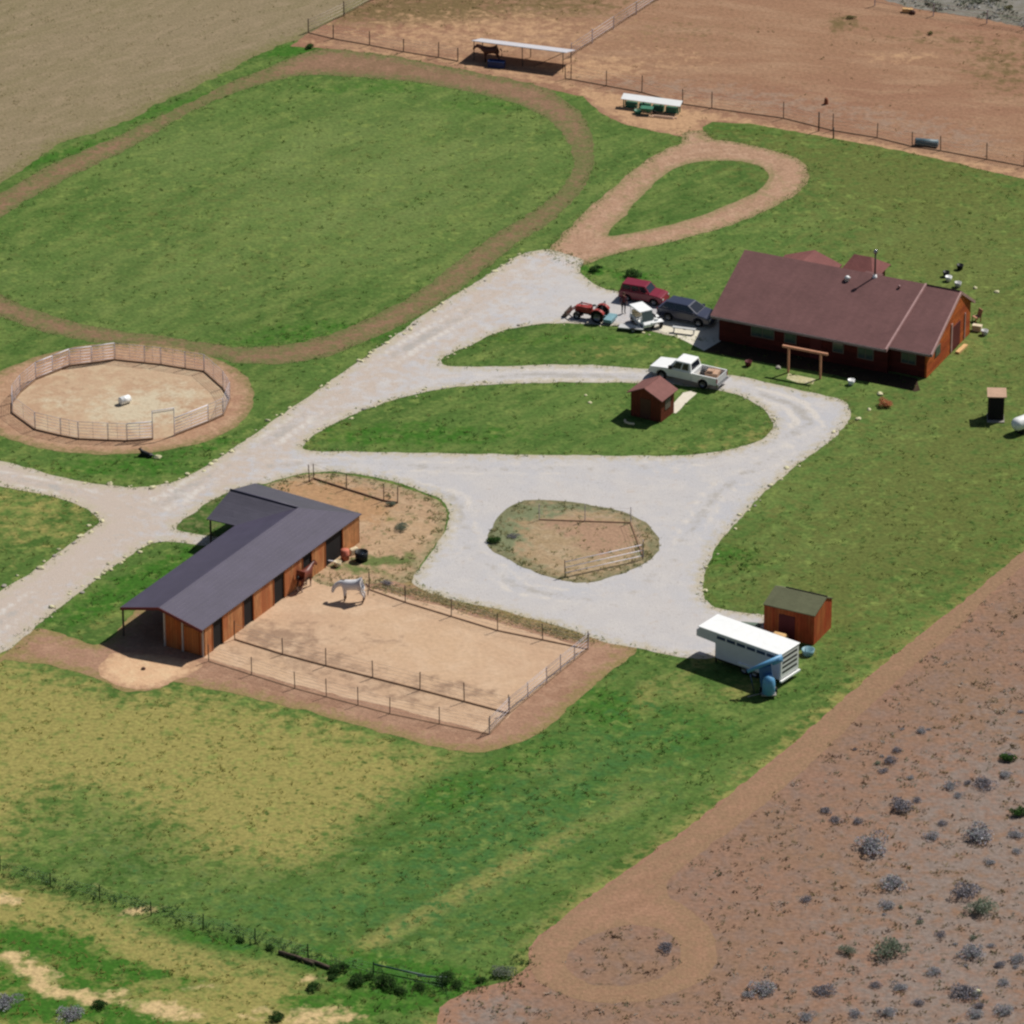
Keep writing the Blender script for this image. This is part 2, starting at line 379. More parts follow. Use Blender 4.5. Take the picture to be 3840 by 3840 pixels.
def A_dry(p):
    return np.maximum.reduce([.82*soft(p, DRYP, 3.5), .4*soft(p, [(-60, 1240), (200, 1290), (600, 1350), (860, 1430), (700, 1570), (560, 1680), (300, 1700), (100, 1640), (-60, 1640)], 5), .8*soft(p, LOW, 3), .55*np.clip(1+sdist(p, vpoly(desert, False))/2.5, 0, 1),
        blobs(p, [(1650, 640, 9, 2.5, -25, .35), (1870, 640, 6, 4, 0, .45), (640, 400, .1, .1, 30, 0), (860, 1690, 16, 1.1, 48, .75), (1080, 1580, 12, .8, 48, .5),
                  (1450, 1190, 12, 1.1, 45, .5), (1620, 1150, 8, 1, 40, .5), (1215, 1330, 1.2, 4, -10, .6), (1160, 1490, 2.5, 1.2, 45, .5), (1290, 1310, 1.5, 3, 20, .45), (1420, 1290, 4, 1.2, 45, .5), (980, 1540, 3, 1, 20, .45), (1040, 1450, 2, 1, 30, .45), (1500, 1240, 3, 1, 40, .45), (1700, 900, 4, 1.5, 40, .4), (1480, 960, 3, 1, 30, .4), (30, 1700, 4, 1.4, -20, .9), (1200, 650, 4, .5, 0, .4), (1750, 1000, 5, 1.2, 45, .4), (1320, 690, 1, 1, 0, .4), (60, 960, 5, 7, 0, .45), (1500, 810, 9, 2, 20, .35), (1390, 600, 4, 1.4, -20, .4),
                  (210, 1160, 3.5, .7, 50, .5), (1000, 640, 5, .8, 0, .35), (620, 820, 3, 1.3, 30, .5), (1130, 670, 3, .7, 0, .3), (1560, 790, 2.5, 1, 30, .6), (1870, 590, 5, 2, 0, .3)])])
def A_lush(p):
    return blobs(p, [(1395, 1055, 3.0, 2.0, -10, 1), (560, 95, 4, 1.6, 10, .8), (330, 200, 9, .9, 38, .8), (120, 290, 8, .9, 42, .7), (270, 1100, 9, 2.0, 50, .8), (1410, 245, 6, 1.4, -10, .5),
                     (760, 820, 9, 2, 0, .6), (1120, 510, 1.6, 1, 0, .9), (1190, 520, 2, 1, 0, .8), (1250, 1380, 5, 5, 40, .5), (900, 1560, 8, 5, 40, .4), (760, 1840, 7, 2.5, -20, .9),
                     (600, 630, 8, 2.4, 10, .6), (900, 200, 5, 2, 0, .5), (700, 165, 7, 1.6, 0, .5), (240, 880, 6, 2, 0, .6), (380, 850, 4, 1.6, 40, .5), (1060, 640, 8, 1, 0, .5), (1350, 1130, 2, 2, 0, .5), (1000, 1430, 5, 2, 40, .5), (80, 1850, 8, 2.4, -20, .7), (50, 1780, 5, 2, -10, .9), (190, 1820, 5, 1.4, -25, .9), (330, 1850, 4, 1.2, -20, .6), (60, 1900, 4, 2, 0, .9), (200, 1915, 6, 1.4, -15, .9), (400, 1775, 5, 1, -25, .7), (640, 1900, 4, 2, 0, .8), (780, 1880, 5, 2, 0, .8), (860, 1500, 4, 2.5, 40, .7), (1150, 1340, 2.5, 4, 20, .7), (600, 1530, 2, 1, 0, .35), (380, 1370, 3, 1, 30, .35), (1090, 1500, 5, 2, 40, .5)])
def A_olive(p):
    return np.maximum(.75*soft(p, [(1330, 240), (1990, 330), (1990, 1010), (1800, 1130), (1600, 1240), (1340, 1150), (1330, 1080), (1420, 980), (1600, 800), (1800, 640), (1560, 520), (1500, 400)], 8),
                      .3*soft(p, [(300, 300), (800, 200), (1060, 300), (900, 440), (500, 600), (200, 540), (60, 420)], 8))
def A_sandy(p):
    return blobs(p, [(20, 1800, .9, .5, 0, 1), (60, 1830, 1.8, .8, -40, 1), (100, 1870, 1.8, .6, -30, 1), (150, 1880, 2.2, .6, -20, .9), (310, 1905, 2.4, .9, -20, .95), (220, 1880, 1, .4, 0, .8), (260, 1720, 1.4, .5, 20, .9),
                     (-5, 1700, 1.5, .8, 0, .9), (170, 1680, .6, .3, 0, .9), (255, 1765, .6, .3, 0, .9), (600, 1920, 2.2, 1, 0, .9), (590, 1850, .7, .5, 0, .9), (390, 1860, 1.2, .5, 0, .5), (500, 1915, 1.6, .7, 0, .6), (610, 620, .1, .1, 0, 0)])
def A_blue(p):
    return np.maximum(.6*soft(p, [(620, 1640), (700, 1580), (850, 1460), (960, 1440), (1220, 1300), (1330, 1400), (1200, 1560), (1000, 1700), (960, 1800), (500, 1780), (300, 1700), (160, 1640), (140, 1560), (220, 1540), (350, 1640), (500, 1660)], 7),
                      blobs(p, [(170, 1590, 6, 4, 0, .25)]))
def A_pale(p):
    return np.maximum(.75*soft(p, [(260, 300), (420, 220), (760, 190), (980, 240), (1040, 300), (980, 400), (860, 470), (700, 500), (480, 520), (300, 600), (60, 560), (20, 520), (300, 480), (400, 400)], 9), .35*soft(p, [(1500, 360), (1932, 420), (1990, 700), (1500, 1150), (1400, 1000), (1650, 780)], 9))
for k, fn in dict(pale=A_pale, dry=A_dry, lush=A_lush, olive=A_olive, sandy=A_sandy, blue=A_blue).items():
    a = me.attributes.new(k, 'FLOAT', 'POINT'); a.data.foreach_set('value', fn(pts).astype(np.float32))
o = bpy.data.objects.new('ground', me); COL.objects.link(o); tag(o, kind='structure')

# ---------------------------------------------------------------- sheets on the ground
sheet('dry_field', vpoly([(-900, -900), (760, -900), (700, 0), (640, 36), (572, 74), (530, 83), (480, 107), (433, 132), (350, 172), (290, 200), (243, 228), (180, 250), (117, 268), (60, 308), (0, 348), (-120, 415), (-900, 700)], False), .015, M['dry_field'], jit=.25)
sheet('dirt_paddock', vpoly([(700, -900), (704, -4), (640, 32), (576, 66), (548, 88), (604, 91), (700, 106), (800, 124), (900, 142), (1000, 160), (1050, 172), (1098, 182), (1116, 198), (1150, 224), (1200, 240), (1260, 252), (1300, 262), (1332, 262), (1326, 240), (1345, 230), (1420, 234), (1500, 248), (1600, 266), (1700, 285), (1800, 307), (1990, 352), (2900, 560), (2900, -900)], False),
      .025, M['paddock'], attrs=dict(weedy=lambda p: blobs(p, [(800, 20, 9, 4, 0, .8), (700, 30, 5, 3, 0, .6), (1020, 10, 8, 4, 0, .6), (1590, 45, 1.5, 2, 0, .7), (1900, 130, 4, 6, 0, .5), (1850, 80, 10, 2, -10, .4), (1280, 60, 6, 3, 0, .3)]),
      pale=lambda p: np.maximum(.8*soft(p, [(560, 80), (700, 88), (860, 112), (1070, 156), (1260, 198), (1560, 250), (1990, 334), (1990, 352), (1500, 250), (1340, 228), (1300, 262), (1180, 236), (1110, 190), (1060, 164), (800, 112), (600, 86)], .8, False),
                                blobs(p, [(900, 60, 12, 5, 0, .5), (1120, 130, 5, 3, 0, .6), (1700, 108, 3.5, 1.2, 5, .5), (980, 40, 6, 3, 0, .4), (1250, 110, 5, 4, 0, .3), (1330, 190, 5, 1.6, -20, .4)])),
      greyish=lambda p: .5*soft(p, [(1080, 150), (1300, 190), (1560, 230), (1850, 290), (1880, 250), (1600, 190), (1300, 150)], 2)))
sheet('far_sage_flat', vpoly([(1655, -900), (1655, -6), (1690, 8), (1760, 22), (1850, 34), (1932, 52), (2100, 90), (2900, 260), (2900, -900)], False), .035, M['greysage'], jit=.3)
sheet('oval_track', vpoly(outer), .04, M['track'], holes=[vpoly(inner)], jit=.22)
lo_ = [(1036, 470), (1060, 445), (1090, 414), (1135, 372), (1190, 325), (1240, 290), (1285, 268), (1290, 250), (1330, 248), (1345, 262), (1400, 270), (1460, 284), (1502, 298), (1525, 324), (1518, 352), (1488, 376), (1430, 405), (1350, 434), (1260, 458), (1180, 474), (1130, 490), (1090, 500), (1050, 490)]
li_ = [(1146, 444), (1175, 410), (1215, 365), (1262, 324), (1310, 306), (1380, 303), (1430, 312), (1450, 330), (1440, 352), (1400, 376), (1340, 400), (1280, 420), (1200, 438)]
sheet('dirt_path', vpoly(lo_), .05, M['path'], holes=[vpoly(li_)], jit=.14)
sheet('dirt_margin', vpoly([(-120, 1300), (-60, 1275), (0, 1240), (40, 1205), (80, 1186), (140, 1204), (200, 1212), (260, 1150), (400, 1040), (600, 980), (760, 1050), (790, 1102), (850, 1130), (1000, 1166), (1100, 1195), (1200, 1222), (1160, 1262), (1100, 1312), (1050, 1358), (985, 1400), (900, 1418), (830, 1412), (740, 1388), (600, 1348), (450, 1312), (380, 1298), (330, 1288), (300, 1300), (240, 1304), (190, 1284), (130, 1264), (60, 1250), (0, 1250), (-60, 1290)]), .05, M['margin'], jit=.2)
sheet('pen_ring', vpoly([(480, 745), (462, 790), (400, 828), (300, 852), (200, 858), (100, 850), (30, 832), (-10, 815), (-40, 780), (-30, 730), (0, 700), (60, 676), (140, 655), (230, 648), (330, 655), (410, 678), (460, 706)]), .055, M['ring'])
drive = [(-120, 850), (0, 870), (60, 885), (130, 904), (200, 915), (270, 919), (330, 908), (380, 885), (450, 840), (520, 790), (600, 735), (680, 680), (750, 630), (820, 580), (890, 538), (945, 503), (985, 480), (1030, 471), (1070, 480), (1100, 492), (1096, 512), (1112, 530), (1142, 545), (1180, 552), (1260, 575), (1350, 596), (1360, 640), (1300, 640), (1240, 628), (1150, 615), (1060, 610), (990, 615), (930, 630), (880, 655), (845, 670), (834, 682), (850, 691), (950, 691), (1050, 688), (1150, 691), (1225, 697), (1300, 702), (1370, 706), (1450, 722), (1530, 741), (1585, 754), (1604, 768), (1602, 792), (1585, 815), (1555, 842), (1500, 880), (1450, 922), (1400, 975), (1360, 1020), (1338, 1058), (1327, 1100), (1330, 1130), (1350, 1146), (1400, 1156), (1450, 1164), (1440, 1200), (1390, 1225), (1340, 1242), (1300, 1242), (1250, 1234), (1200, 1222), (1150, 1214), (1100, 1197), (1040, 1178), (950, 1153), (850, 1131), (795, 1112), (776, 1095), (792, 1072), (815, 1040), (840, 1000), (848, 968), (832, 942), (790, 925), (740, 907), (680, 896), (620, 890), (560, 896), (500, 912), (440, 925), (400, 944), (365, 968), (336, 990), (342, 1002), (400, 1012), (420, 1020), (396, 1030), (300, 1022), (240, 1052), (180, 1096), (120, 1140), (84, 1168), (60, 1190), (20, 1222), (-30, 1250), (-120, 1300), (-160, 1200), (-60, 1150), (0, 1115), (60, 1080), (120, 1036), (172, 998), (188, 984), (170, 963), (110, 940), (50, 927), (0, 918), (-60, 905), (-140, 890)]
isl2 = [(572, 842), (600, 816), (660, 785), (740, 755), (830, 735), (930, 725), (1050, 722), (1180, 722), (1290, 728), (1380, 742), (1430, 765), (1455, 790), (1456, 812), (1430, 832), (1380, 848), (1300, 858), (1200, 860), (1000, 858), (850, 856), (700, 853), (600, 851)]
RL = [[(-60, 1215), (80, 1120), (200, 1030), (330, 935), (480, 850), (620, 755), (760, 660), (880, 590), (1000, 510)],
      [(500, 880), (620, 872), (900, 885), (1200, 885), (1430, 850), (1530, 800), (1500, 765), (1440, 745), (1300, 714), (1000, 706), (850, 722), (700, 752), (600, 790)], [(640, 880), (860, 940), (890, 1040), (980, 1110), (1160, 1140), (1270, 1060), (1350, 930), (1480, 850)], [(-60, 888), (100, 918), (250, 960), (340, 940)]]
def rutf(p, off, wd):
    v = np.zeros(len(p))
    for L in RL:
        P = [GV(x, y).to_2d() for x, y in L]; d = np.abs(sdist(p, P+P[::-1])); n = np.array([noise.noise(Vector((x*.12, y*.12, 5))) for x, y in p])
        v = np.maximum(v, np.exp(-((d-off)/wd)**2)*np.clip(.5+n, .1, 1))
    return v
sheet('gravel_driveway', vpoly(drive), .062, M['gravel'], holes=[vpoly(isl2)], jit=.12, grid=.45,
      attrs=dict(rut=lambda p: rutf(p, .8, .28), worn=lambda p: rutf(p, 0, .45)*.8, beige=lambda p: np.maximum(.9*soft(p, [(-200, 800), (300, 880), (620, 700), (820, 560), (1050, 460), (900, 620), (700, 760), (520, 900), (380, 960), (280, 1080), (-200, 1350)], 6), .1+0*p[:, 0])))
sheet('corral_yard', vpoly([(500, 914), (560, 898), (620, 893), (680, 900), (740, 912), (790, 930), (830, 946), (844, 968), (838, 1000), (812, 1040), (790, 1072), (772, 1096), (730, 1098), (600, 1100), (520, 1000), (470, 925)]), .075, M['yard'],
      attrs=dict(orange=lambda p: soft(p, [(560, 910), (640, 912), (720, 940), (740, 950), (700, 985), (600, 960), (520, 915)], 1.2), lush=lambda p: blobs(p, [(730, 1058, 2.4, .8, 0, 1), (700, 1080, 3, .6, -10, .8), (790, 1040, 2, .6, 60, .5), (760, 985, 1, .8, 0, .6)])))
sheet('corral_island', vpoly([(920, 1022), (934, 982), (970, 952), (1012, 943), (1080, 948), (1150, 960), (1202, 976), (1238, 1008), (1243, 1035), (1216, 1063), (1160, 1086), (1110, 1098), (1078, 1098), (1010, 1080), (950, 1052), (925, 1036)]), .075, M['isle'],
      attrs=dict(lush=lambda p: blobs(p, [(935, 1000, 1.8, 3.5, 10, 1), (980, 965, 3, 1.5, 0, .8), (1080, 955, 6, .8, 0, .8), (1225, 1040, 1, 2, 0, .5), (970, 1060, 2, 1, -20, .6)]), bare=lambda p: soft(p, [(1020, 982), (1185, 990), (1190, 1035), (1100, 1045), (1080, 1010)], 1.2)))
sheet('grass_verge', vpoly([(338, 992), (365, 969), (400, 945), (440, 926), (500, 914), (560, 960), (520, 1010), (430, 1014), (370, 1004)]), .078,
      soil('verge', GREEN_M, GREEN_D, S(130, 130, 84), s1=.4, s2=1.2, s3=5, specks=S(150, 140, 100)))
sheet('paddock_sand', vpoly([(400, 1215), (445, 1150), (560, 1090), (610, 1060), (690, 1108), (860, 1152), (1108, 1224), (1030, 1290), (924, 1384), (760, 1340), (555, 1292), (420, 1250), (385, 1243)], False), .065, M['sand'],
      attrs=dict(damp=lambda p: blobs(p, [(520, 1200, 3, 2, -30, .7), (600, 1240, 4, 1.2, -30, .6), (560, 1180, 2.5, 1.2, 0, .4), (680, 1210, 4, 1.2, 0, .35), (860, 1300, 4, 1.1, -25, .6), (760, 1290, 3, .8, -25, .5), (420, 1225, 2, 1, 0, .35), (560, 1262, 5, .8, -28, .5), (740, 1310, 8, .9, -29, .5)])))
sheet('sand_patch', vpoly([(185, 1268), (200, 1245), (215, 1232), (300, 1236), (380, 1252), (360, 1272), (330, 1284), (300, 1298), (230, 1296)]), .07, M['sandpile'])
PEN = [(850, 180), (1070, 203), (1190, 215), (1370, 245), (1510, 265), (1650, 390), (1700, 470), (1650, 590), (1540, 640), (1290, 740), (1130, 765), (940, 780), (800, 775), (580, 765), (450, 740), (260, 695), (90, 570), (92, 495), (150, 420), (265, 325), (390, 275), (515, 225), (680, 205)]
PENW = [G(x/1.9714, 1260+y/1.9714) for x, y in PEN]
sheet('pen_sand', [p.to_2d() for p in PENW], .07, M['pensand'], jit=.03, attrs=dict(pale=lambda p: blobs(p, [(260, 770, 3.5, 3, 0, .8), (330, 745, 2.5, 2, 0, .6), (120, 760, 2, 2, 0, .4)])))
sheet('sagebrush_flat', vpoly(desert, False), .02, M['sage'], jit=.13, attrs=dict(greyish=lambda p: np.maximum(.6*soft(p, [(1500, 1932), (1560, 1700), (1640, 1500), (1750, 1400), (1932, 1300), (2100, 1500), (2000, 2100), (1500, 2100)], 6), blobs(p, [(900, 1910, 4, 3, 0, .6)]))))
tt_o = [(2300, 790), (1932, 1042), (1850, 1112), (1780, 1168), (1700, 1230), (1600, 1314), (1500, 1405), (1400, 1485), (1300, 1565), (1200, 1636), (1100, 1706), (1040, 1752), (1002, 1795), (1008, 1840), (1060, 1876), (1143, 1893), (1235, 1884), (1325, 1850), (1354, 1800), (1340, 1752), (1300, 1716), (1262, 1690), (1268, 1655), (1310, 1618), (1440, 1518), (1560, 1412), (1640, 1332), (1730, 1250), (1800, 1192), (1932, 1068), (2300, 820)]
tt_i = [(1068, 1822), (1084, 1785), (1134, 1757), (1190, 1746), (1249, 1755), (1284, 1785), (1280, 1820), (1231, 1850), (1170, 1860), (1110, 1856)]
sheet('desert_track', vpoly(tt_o), .035, M['twotrack'], holes=[vpoly(tt_i)], jit=.13)
sheet('concrete_pad', vpoly([(1232, 618), (1262, 604), (1330, 598), (1362, 600), (1366, 640), (1328, 662), (1290, 642)], False), .08, M['concrete'], jit=.02)
def zz(L, ox, oy, s): return [G(ox+x/s, oy+y/s).to_2d() for x, y in L]
sheet('shed_path', zz([(885, 920), (900, 800), (960, 740), (1040, 640), (1150, 620), (1240, 650), (1160, 720), (1080, 800), (1000, 880), (950, 930)], 2280, 1300, 3.715), .082, M['concrete'], jit=.06)
sheet('house_shadow_bed', [G(x, y).to_2d() for x, y in [(2650, 1262), (2900, 1310), (3300, 1392), (3440, 1418), (3452, 1462), (3428, 1468), (3300, 1440), (3100, 1400), (2960, 1378), (2820, 1350), (2640, 1318)]], .03, soil('shadow_soil', S(74, 58, 46), S(66, 52, 40), S(84, 68, 50), s1=.5, s2=1.5, s3=6), jit=.1)  # dark soil tone added to blacken the house shadow along the front wall
sheet('stone_pad', [G(x, y).to_2d() for x, y in [(2955, 1400), (3060, 1422), (3050, 1440), (2990, 1434), (2950, 1420)]], .02,
      soil('flagstone', S(206, 196, 150), S(190, 182, 140), S(214, 206, 170), s1=.6, s2=2, s3=6), jit=.05)

# ---------------------------------------------------------------- object materials
WHITE = S(250, 250, 248, 1.13)
mt = dict(
    barn_roof=metal_roof('barn_roof_metal', S(88, 80, 100, 1.5), .32, 1), barn_wood=boards('barn_wood', S(190, 104, 56), .2, c2=S(196, 124, 72)), barn_wall=boards('barn_wall', S(222, 156, 104), .2, c2=S(206, 120, 76)),
    trim_red=paint('red_trim', S(120, 40, 44), .6), barn_wing=metal_roof('barn_wing_metal', S(94, 90, 102, 1.5), .32, 0),
    trim_white=paint('white_trim', S(214, 200, 190), .6), dark=paint('dark_interior', S(30, 26, 26), .9),
    house_roof=shingles('house_shingles', S(124, 88, 86)), log=boards('log_siding', S(96, 36, 30), .22, True, c2=S(78, 28, 26)), gable_boards=boards('gable_siding', S(206, 106, 52), .22, True, c2=S(174, 76, 44)),
    barge=paint('barge_board', S(190, 150, 146), .6), glass=paint('window_glass', S(70, 82, 86), .12, spec=.6), frame=paint('window_frame', S(120, 108, 98), .6),
    wood=paint('raw_wood', S(212, 150, 116), .7), post=paint('fence_post', S(96, 82, 72), .8), greypost=paint('grey_pipe', S(206, 200, 210), .5),
    kick=paint('kick_board', S(150, 118, 92), .85, .25, 2), pipe=paint('galvanised_pipe', S(240, 234, 244, 1.15), .4, .05, spec=.5), wire=paint('wire', S(206, 190, 178), .6),
    wire_green=paint('green_wire', S(120, 156, 120), .6), tpost=paint('green_steel_post', S(44, 70, 40), .6),
    white=paint('white_paint', WHITE, .35, .04, spec=.5), offwhite=paint('off_white', S(214, 214, 212), .5, .06), black=paint('black_plastic', S(26, 26, 30), .5, spec=.3),
    tyre=paint('tyre_rubber', S(34, 33, 34), .85), rim=paint('wheel_rim', S(150, 150, 154), .35, metal=.6), chrome=paint('chrome', S(180, 182, 186), .2, metal=.9),
    maroon=paint('maroon_paint', S(138, 28, 48), .28, .08, spec=.6), navy=paint('blue_grey_paint', S(58, 62, 84), .28, .08, spec=.6),
    tractor=paint('tractor_red', S(176, 62, 54), .45, .12), autoglass=paint('car_glass', S(34, 40, 50), .08, .05, spec=.7),
    screen=paint('grey_windscreen', S(96, 108, 104), .15, .05, spec=.6), lamp=paint('lamp_lens', S(200, 200, 190), .2), redlamp=paint('red_lens', S(150, 20, 20), .3),
    blue=paint('blue_paint', S(110, 176, 222), .45, .08), dblue=paint('deep_blue', S(26, 54, 108), .45), ltblue=paint('pale_blue_plastic', S(136, 178, 188), .5),
    navyp=paint('navy_plastic', S(40, 52, 88), .5), greenroof=shingles('mossy_shingles', S(112, 114, 86)), redbarn=boards('red_boards', S(178, 78, 42), .25, c2=S(190, 110, 60)),
    shedroof=shingles('shed_shingles', S(146, 100, 94)), shedwood=boards('shed_boards', S(122, 58, 40), .22), tin=paint('white_tin', S(226, 228, 238), .3, .05, spec=.5),
    green=paint('green_paint', S(64, 130, 100), .5), stone=paint('pale_stone', S(226, 218, 176), .9, .14, 4), stone2=paint('grey_stone', S(170, 162, 150), .9, .15, 4),
    straw=paint('straw', S(236, 190, 130), .9, .15, 8), tan=paint('tan_board', S(206, 168, 140), .8), terra=paint('rust_brown', S(158, 96, 66), .9, .2, 4),
    concrete=paint('cast_concrete', S(206, 200, 190), .9), brown=paint('brown_paint', S(92, 56, 40), .7), pink=paint('faded_red', S(214, 120, 96), .7),
    cream=paint('cream_cloth', S(244, 226, 190), .9), darkred=paint('dark_red', S(98, 26, 30), .7), logwood=paint('weathered_log', S(96, 80, 66), .9, .25, 3))

# ---------------------------------------------------------------- barn
def at(px, py, rz=0, z=0): p = G(px, py, z); return (p.x, p.y, 0)
BA = R(59.6)
barn = empty('horse_barn', 'long stable with grey-purple metal roof and orange-brown walls beside the sand paddock', 'barn', (G(762, 2473).x, G(762, 2473).y, 0), BA)
BL, ZE, ZR, YR, YL = 20.2, 2.2, 3.02, 3.45, 6.6
t = .07
XR = 17.35  # wing ridge
m = MB()
m.slab([(0, 0, ZE), (BL, 0, ZE), (XR, YR, ZR), (0, YR, ZR)], t)
m.slab([(0, YR, ZR), (XR, YR, ZR), (14.2, YL, ZE+.02), (0, YL, ZE)], t)
m.build('roof', mt['barn_roof'], barn)
m = MB()
m.slab([(XR, YR, ZR), (XR, 9.0, ZR), (14.25, 9.0, 2.1), (14.2, YL, ZE+.02)], t)
m.slab([(BL, 0, ZE), (BL+.3, 9.0, ZE), (XR, 9.0, ZR), (XR, YR, ZR)], t)
wing = m.build('wing_roof', mt['barn_wing'], barn)
m = MB(); m.tube([(XR, 9.03, ZR+.03), (XR, YR, ZR+.03)], .07, 6); m.build('ridge_cap', paint('ridge_cap', S(84, 78, 98), .5), barn)
m = MB()  # fascia along gable
for a, b in (((-.02, 0, ZE), (-.02, YR, ZR)), ((-.02, YR, ZR), (-.02, YL, ZE))):
    a, b = Vector(a), Vector(b); m.hexa([a+Vector((-.03, 0, -.2)), a+Vector((.0, 0, -.2)), b+Vector((0, 0, -.2)), b+Vector((-.03, 0, -.2)), a+Vector((-.03, 0, 0)), a, b, b+Vector((-.03, 0, 0))])
m.build('fascia', mt['trim_red'], barn)
def wallface(pts, th, name, mat, parent):  # pts outer loop, th vector inward
    m = MB(); m.prism(pts, th); return m.build(name, mat, parent)
zf = lambda y: (ZE+(ZR-ZE)*(y/YR) if y < YR else ZR-(ZR-ZE)*(y-YR)/(YL-YR))-.09
y0, y1 = .12, 3.3
wallface([(.35, y0, 0), (.35, y0, zf(y0)), (.35, y1, zf(y1)), (.35, y1, 0)], (.1, 0, 0), 'gable_wall', mt['barn_wood'], barn)
# right wall; doorways filled with dark panels that paint the shade inside
doors = [(1.4, 2.6), (5.2, 6.4), (9.0, 10.3), (12.7, 13.8), (15.6, 17.8)]
x = .35
for a, b in doors+[(BL-.15, None)]:
    m = MB(); m.box(x, a, y0, y0+.1, 0, zf(y0)); m.build('stall_wall', mt['barn_wall'], barn)
    if b: x = b
m = MB(); m.box(.45, XR-.1, y1, y1+.1, 0, ZR-.16); m.build('back_wall', mt['barn_wood'], barn)
m = MB(); m.box(XR-.1, BL-.2, y1, y1+.1, 0, 2.05); m.build('back_wall', mt['barn_wood'], barn)
m = MB(); m.prism([(BL-.25, y0, 0), (BL-.25, y0, 2.05), (BL-.25, y1, 2.05), (BL-.25, y1, 0)], (.1, 0, 0)); m.build('end_wall', mt['barn_wood'], barn)
for k, (a, b) in enumerate(doors):
    d = MB(); d.box(a, b, y0+.05, y0+.09, 0, 2.05); d.build('doorway_shade', mt['dark'], barn)
    s = MB(); s.box(a-.08, a, y0-.03, y0+.13, 0, 2.02); s.build('door_post', mt['barn_wood'], barn); s = MB(); s.box(b, b+.08, y0-.03, y0+.13, 0, 2.02); s.build('door_post', mt['barn_wood'], barn)
for yy in (1.75, y0+.02, y1-.1): m = MB(); m.box(.27, .35, yy, yy+.12, 0, zf(yy+.12)-.02); m.build('corner_board', mt['trim_white'], barn)
dd = MB(); dd.box(.3, .35, .5, 1.7, .15, 1.95); dd.build('double_door', mt['barn_wood'], barn)
for (x, y, h) in [(.12, YL-.12, 2.1), (4.8, YL-.12, 2.1), (9.5, YL-.12, 2.1), (14.5, 8.85, 2.02), (20.2, 8.8, 2.1), (17.3, 8.85, 2.9)]:
    p = MB(); p.box(x-.05, x+.05, y-.05, y+.05, 0, h); p.build('post', mt['post'], barn)
p = MB(); p.box(.1, 14.3, YL-.18, YL-.1, 2.0, 2.12); p.box(14.4, 20.2, 8.76, 8.86, 1.95, 2.05); p.build('beam', mt['wood'], barn)

# ---------------------------------------------------------------- house
HA = R(-25.5)
HO = G(3490, 1330, 2.35)
house = empty('ranch_house', 'long single-storey ranch house with maroon-brown shingle roof and red-brown log walls', 'house', (HO.x, HO.y, 0), HA)
def plane_z(y): return 2.35+(4.35-2.35)*y/7.3
YRI, ZRI, YBK, ZBK = 7.3, 4.35, 9.9, 2.55
m = MB()
m.slab([(-17.5, -.5, plane_z(-.5)+.1), (-3.4, -.5, plane_z(-.5)+.1), (-3.4, YRI, ZRI+.1), (-18.1, YRI, ZRI+.1)], .14)
m.slab([(-3.36, 0, plane_z(0)), (0, 0, plane_z(0)), (-.6, YRI, ZRI), (-3.36, YRI, ZRI)], .14)
m.slab([(-18.1, YRI, ZRI+.1), (-.6, YRI, ZRI+.1), (-.45, YBK, ZBK), (-18.1, YBK, ZBK)], .14)
roof = m.build('roof', mt['house_roof'], house)
m = MB()
m.slab([(-16.3, 11.0, 2.9), (-16.3, 8.2, 2.9), (-13.9, 8.0, 3.75), (-13.9, 11.0, 3.75)], .12); m.slab([(-13.9, 11.0, 3.75), (-13.9, 8.0, 3.75), (-11.6, 8.2, 2.95), (-11.6, 11.0, 2.95)], .12)
m.slab([(-11.5, 9.6, 2.7), (-8.5, 9.6, 2.7), (-9.5, 11.6, 3.75), (-10.9, 11.6, 3.75)], .12); m.slab([(-8.5, 9.6, 2.7), (-8.5, 13.2, 2.7), (-9.5, 11.6, 3.75)], .12)
m.slab([(-8.5, 13.2, 2.7), (-11.5, 13.2, 2.7), (-10.9, 11.6, 3.75), (-9.5, 11.6, 3.75)], .12); m.slab([(-11.5, 13.2, 2.7), (-11.5, 9.6, 2.7), (-10.9, 11.6, 3.75)], .12)
m.build('dormer_roof', shingles('dormer_shingles', S(138, 88, 84)), roof)
m = MB()
for (x0, x1, yb) in ((-16.0, -11.9, 10.8), (-11.2, -8.8, 12.8)): m.box(x0, x1, YBK-.6, yb, 0, 2.62)
m.build('rear_wing_wall', mt['log'], house)
WX0, WX1 = -17.1, -.55
F1, F2, BK = .3, .75, 9.5
wallf = lambda y: (plane_z(y) if y < YRI else ZRI-(ZRI-ZBK)*(y-YRI)/(YBK-YRI))-.18
q_side = [(WX1, F2, 0), (WX1, BK, 0), (WX1, BK, wallf(BK)), (WX1, F2, wallf(F2))]
m = MB(); m.prism([(WX1, F2, 0), (WX1, BK, 0), (WX1, BK, wallf(BK)), (WX1, YRI, wallf(YRI)), (WX1, F2, wallf(F2))], (-.15, 0, 0)); m.build('gable_wall', mt['gable_boards'], house); m = MB()  # right gable boards are a brighter orange than the other walls
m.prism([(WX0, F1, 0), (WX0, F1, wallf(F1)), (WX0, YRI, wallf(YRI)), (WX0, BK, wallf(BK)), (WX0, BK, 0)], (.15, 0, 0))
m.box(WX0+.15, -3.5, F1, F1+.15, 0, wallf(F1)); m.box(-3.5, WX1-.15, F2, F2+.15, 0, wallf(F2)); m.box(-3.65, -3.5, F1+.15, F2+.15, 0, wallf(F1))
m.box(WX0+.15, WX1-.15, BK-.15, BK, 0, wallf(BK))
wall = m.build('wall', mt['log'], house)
fq = [(WX0, F1, 0), (-3.5, F1, 0), (-3.5, F1, 2.2), (WX0, F1, 2.2)]; FW = -3.5-WX0
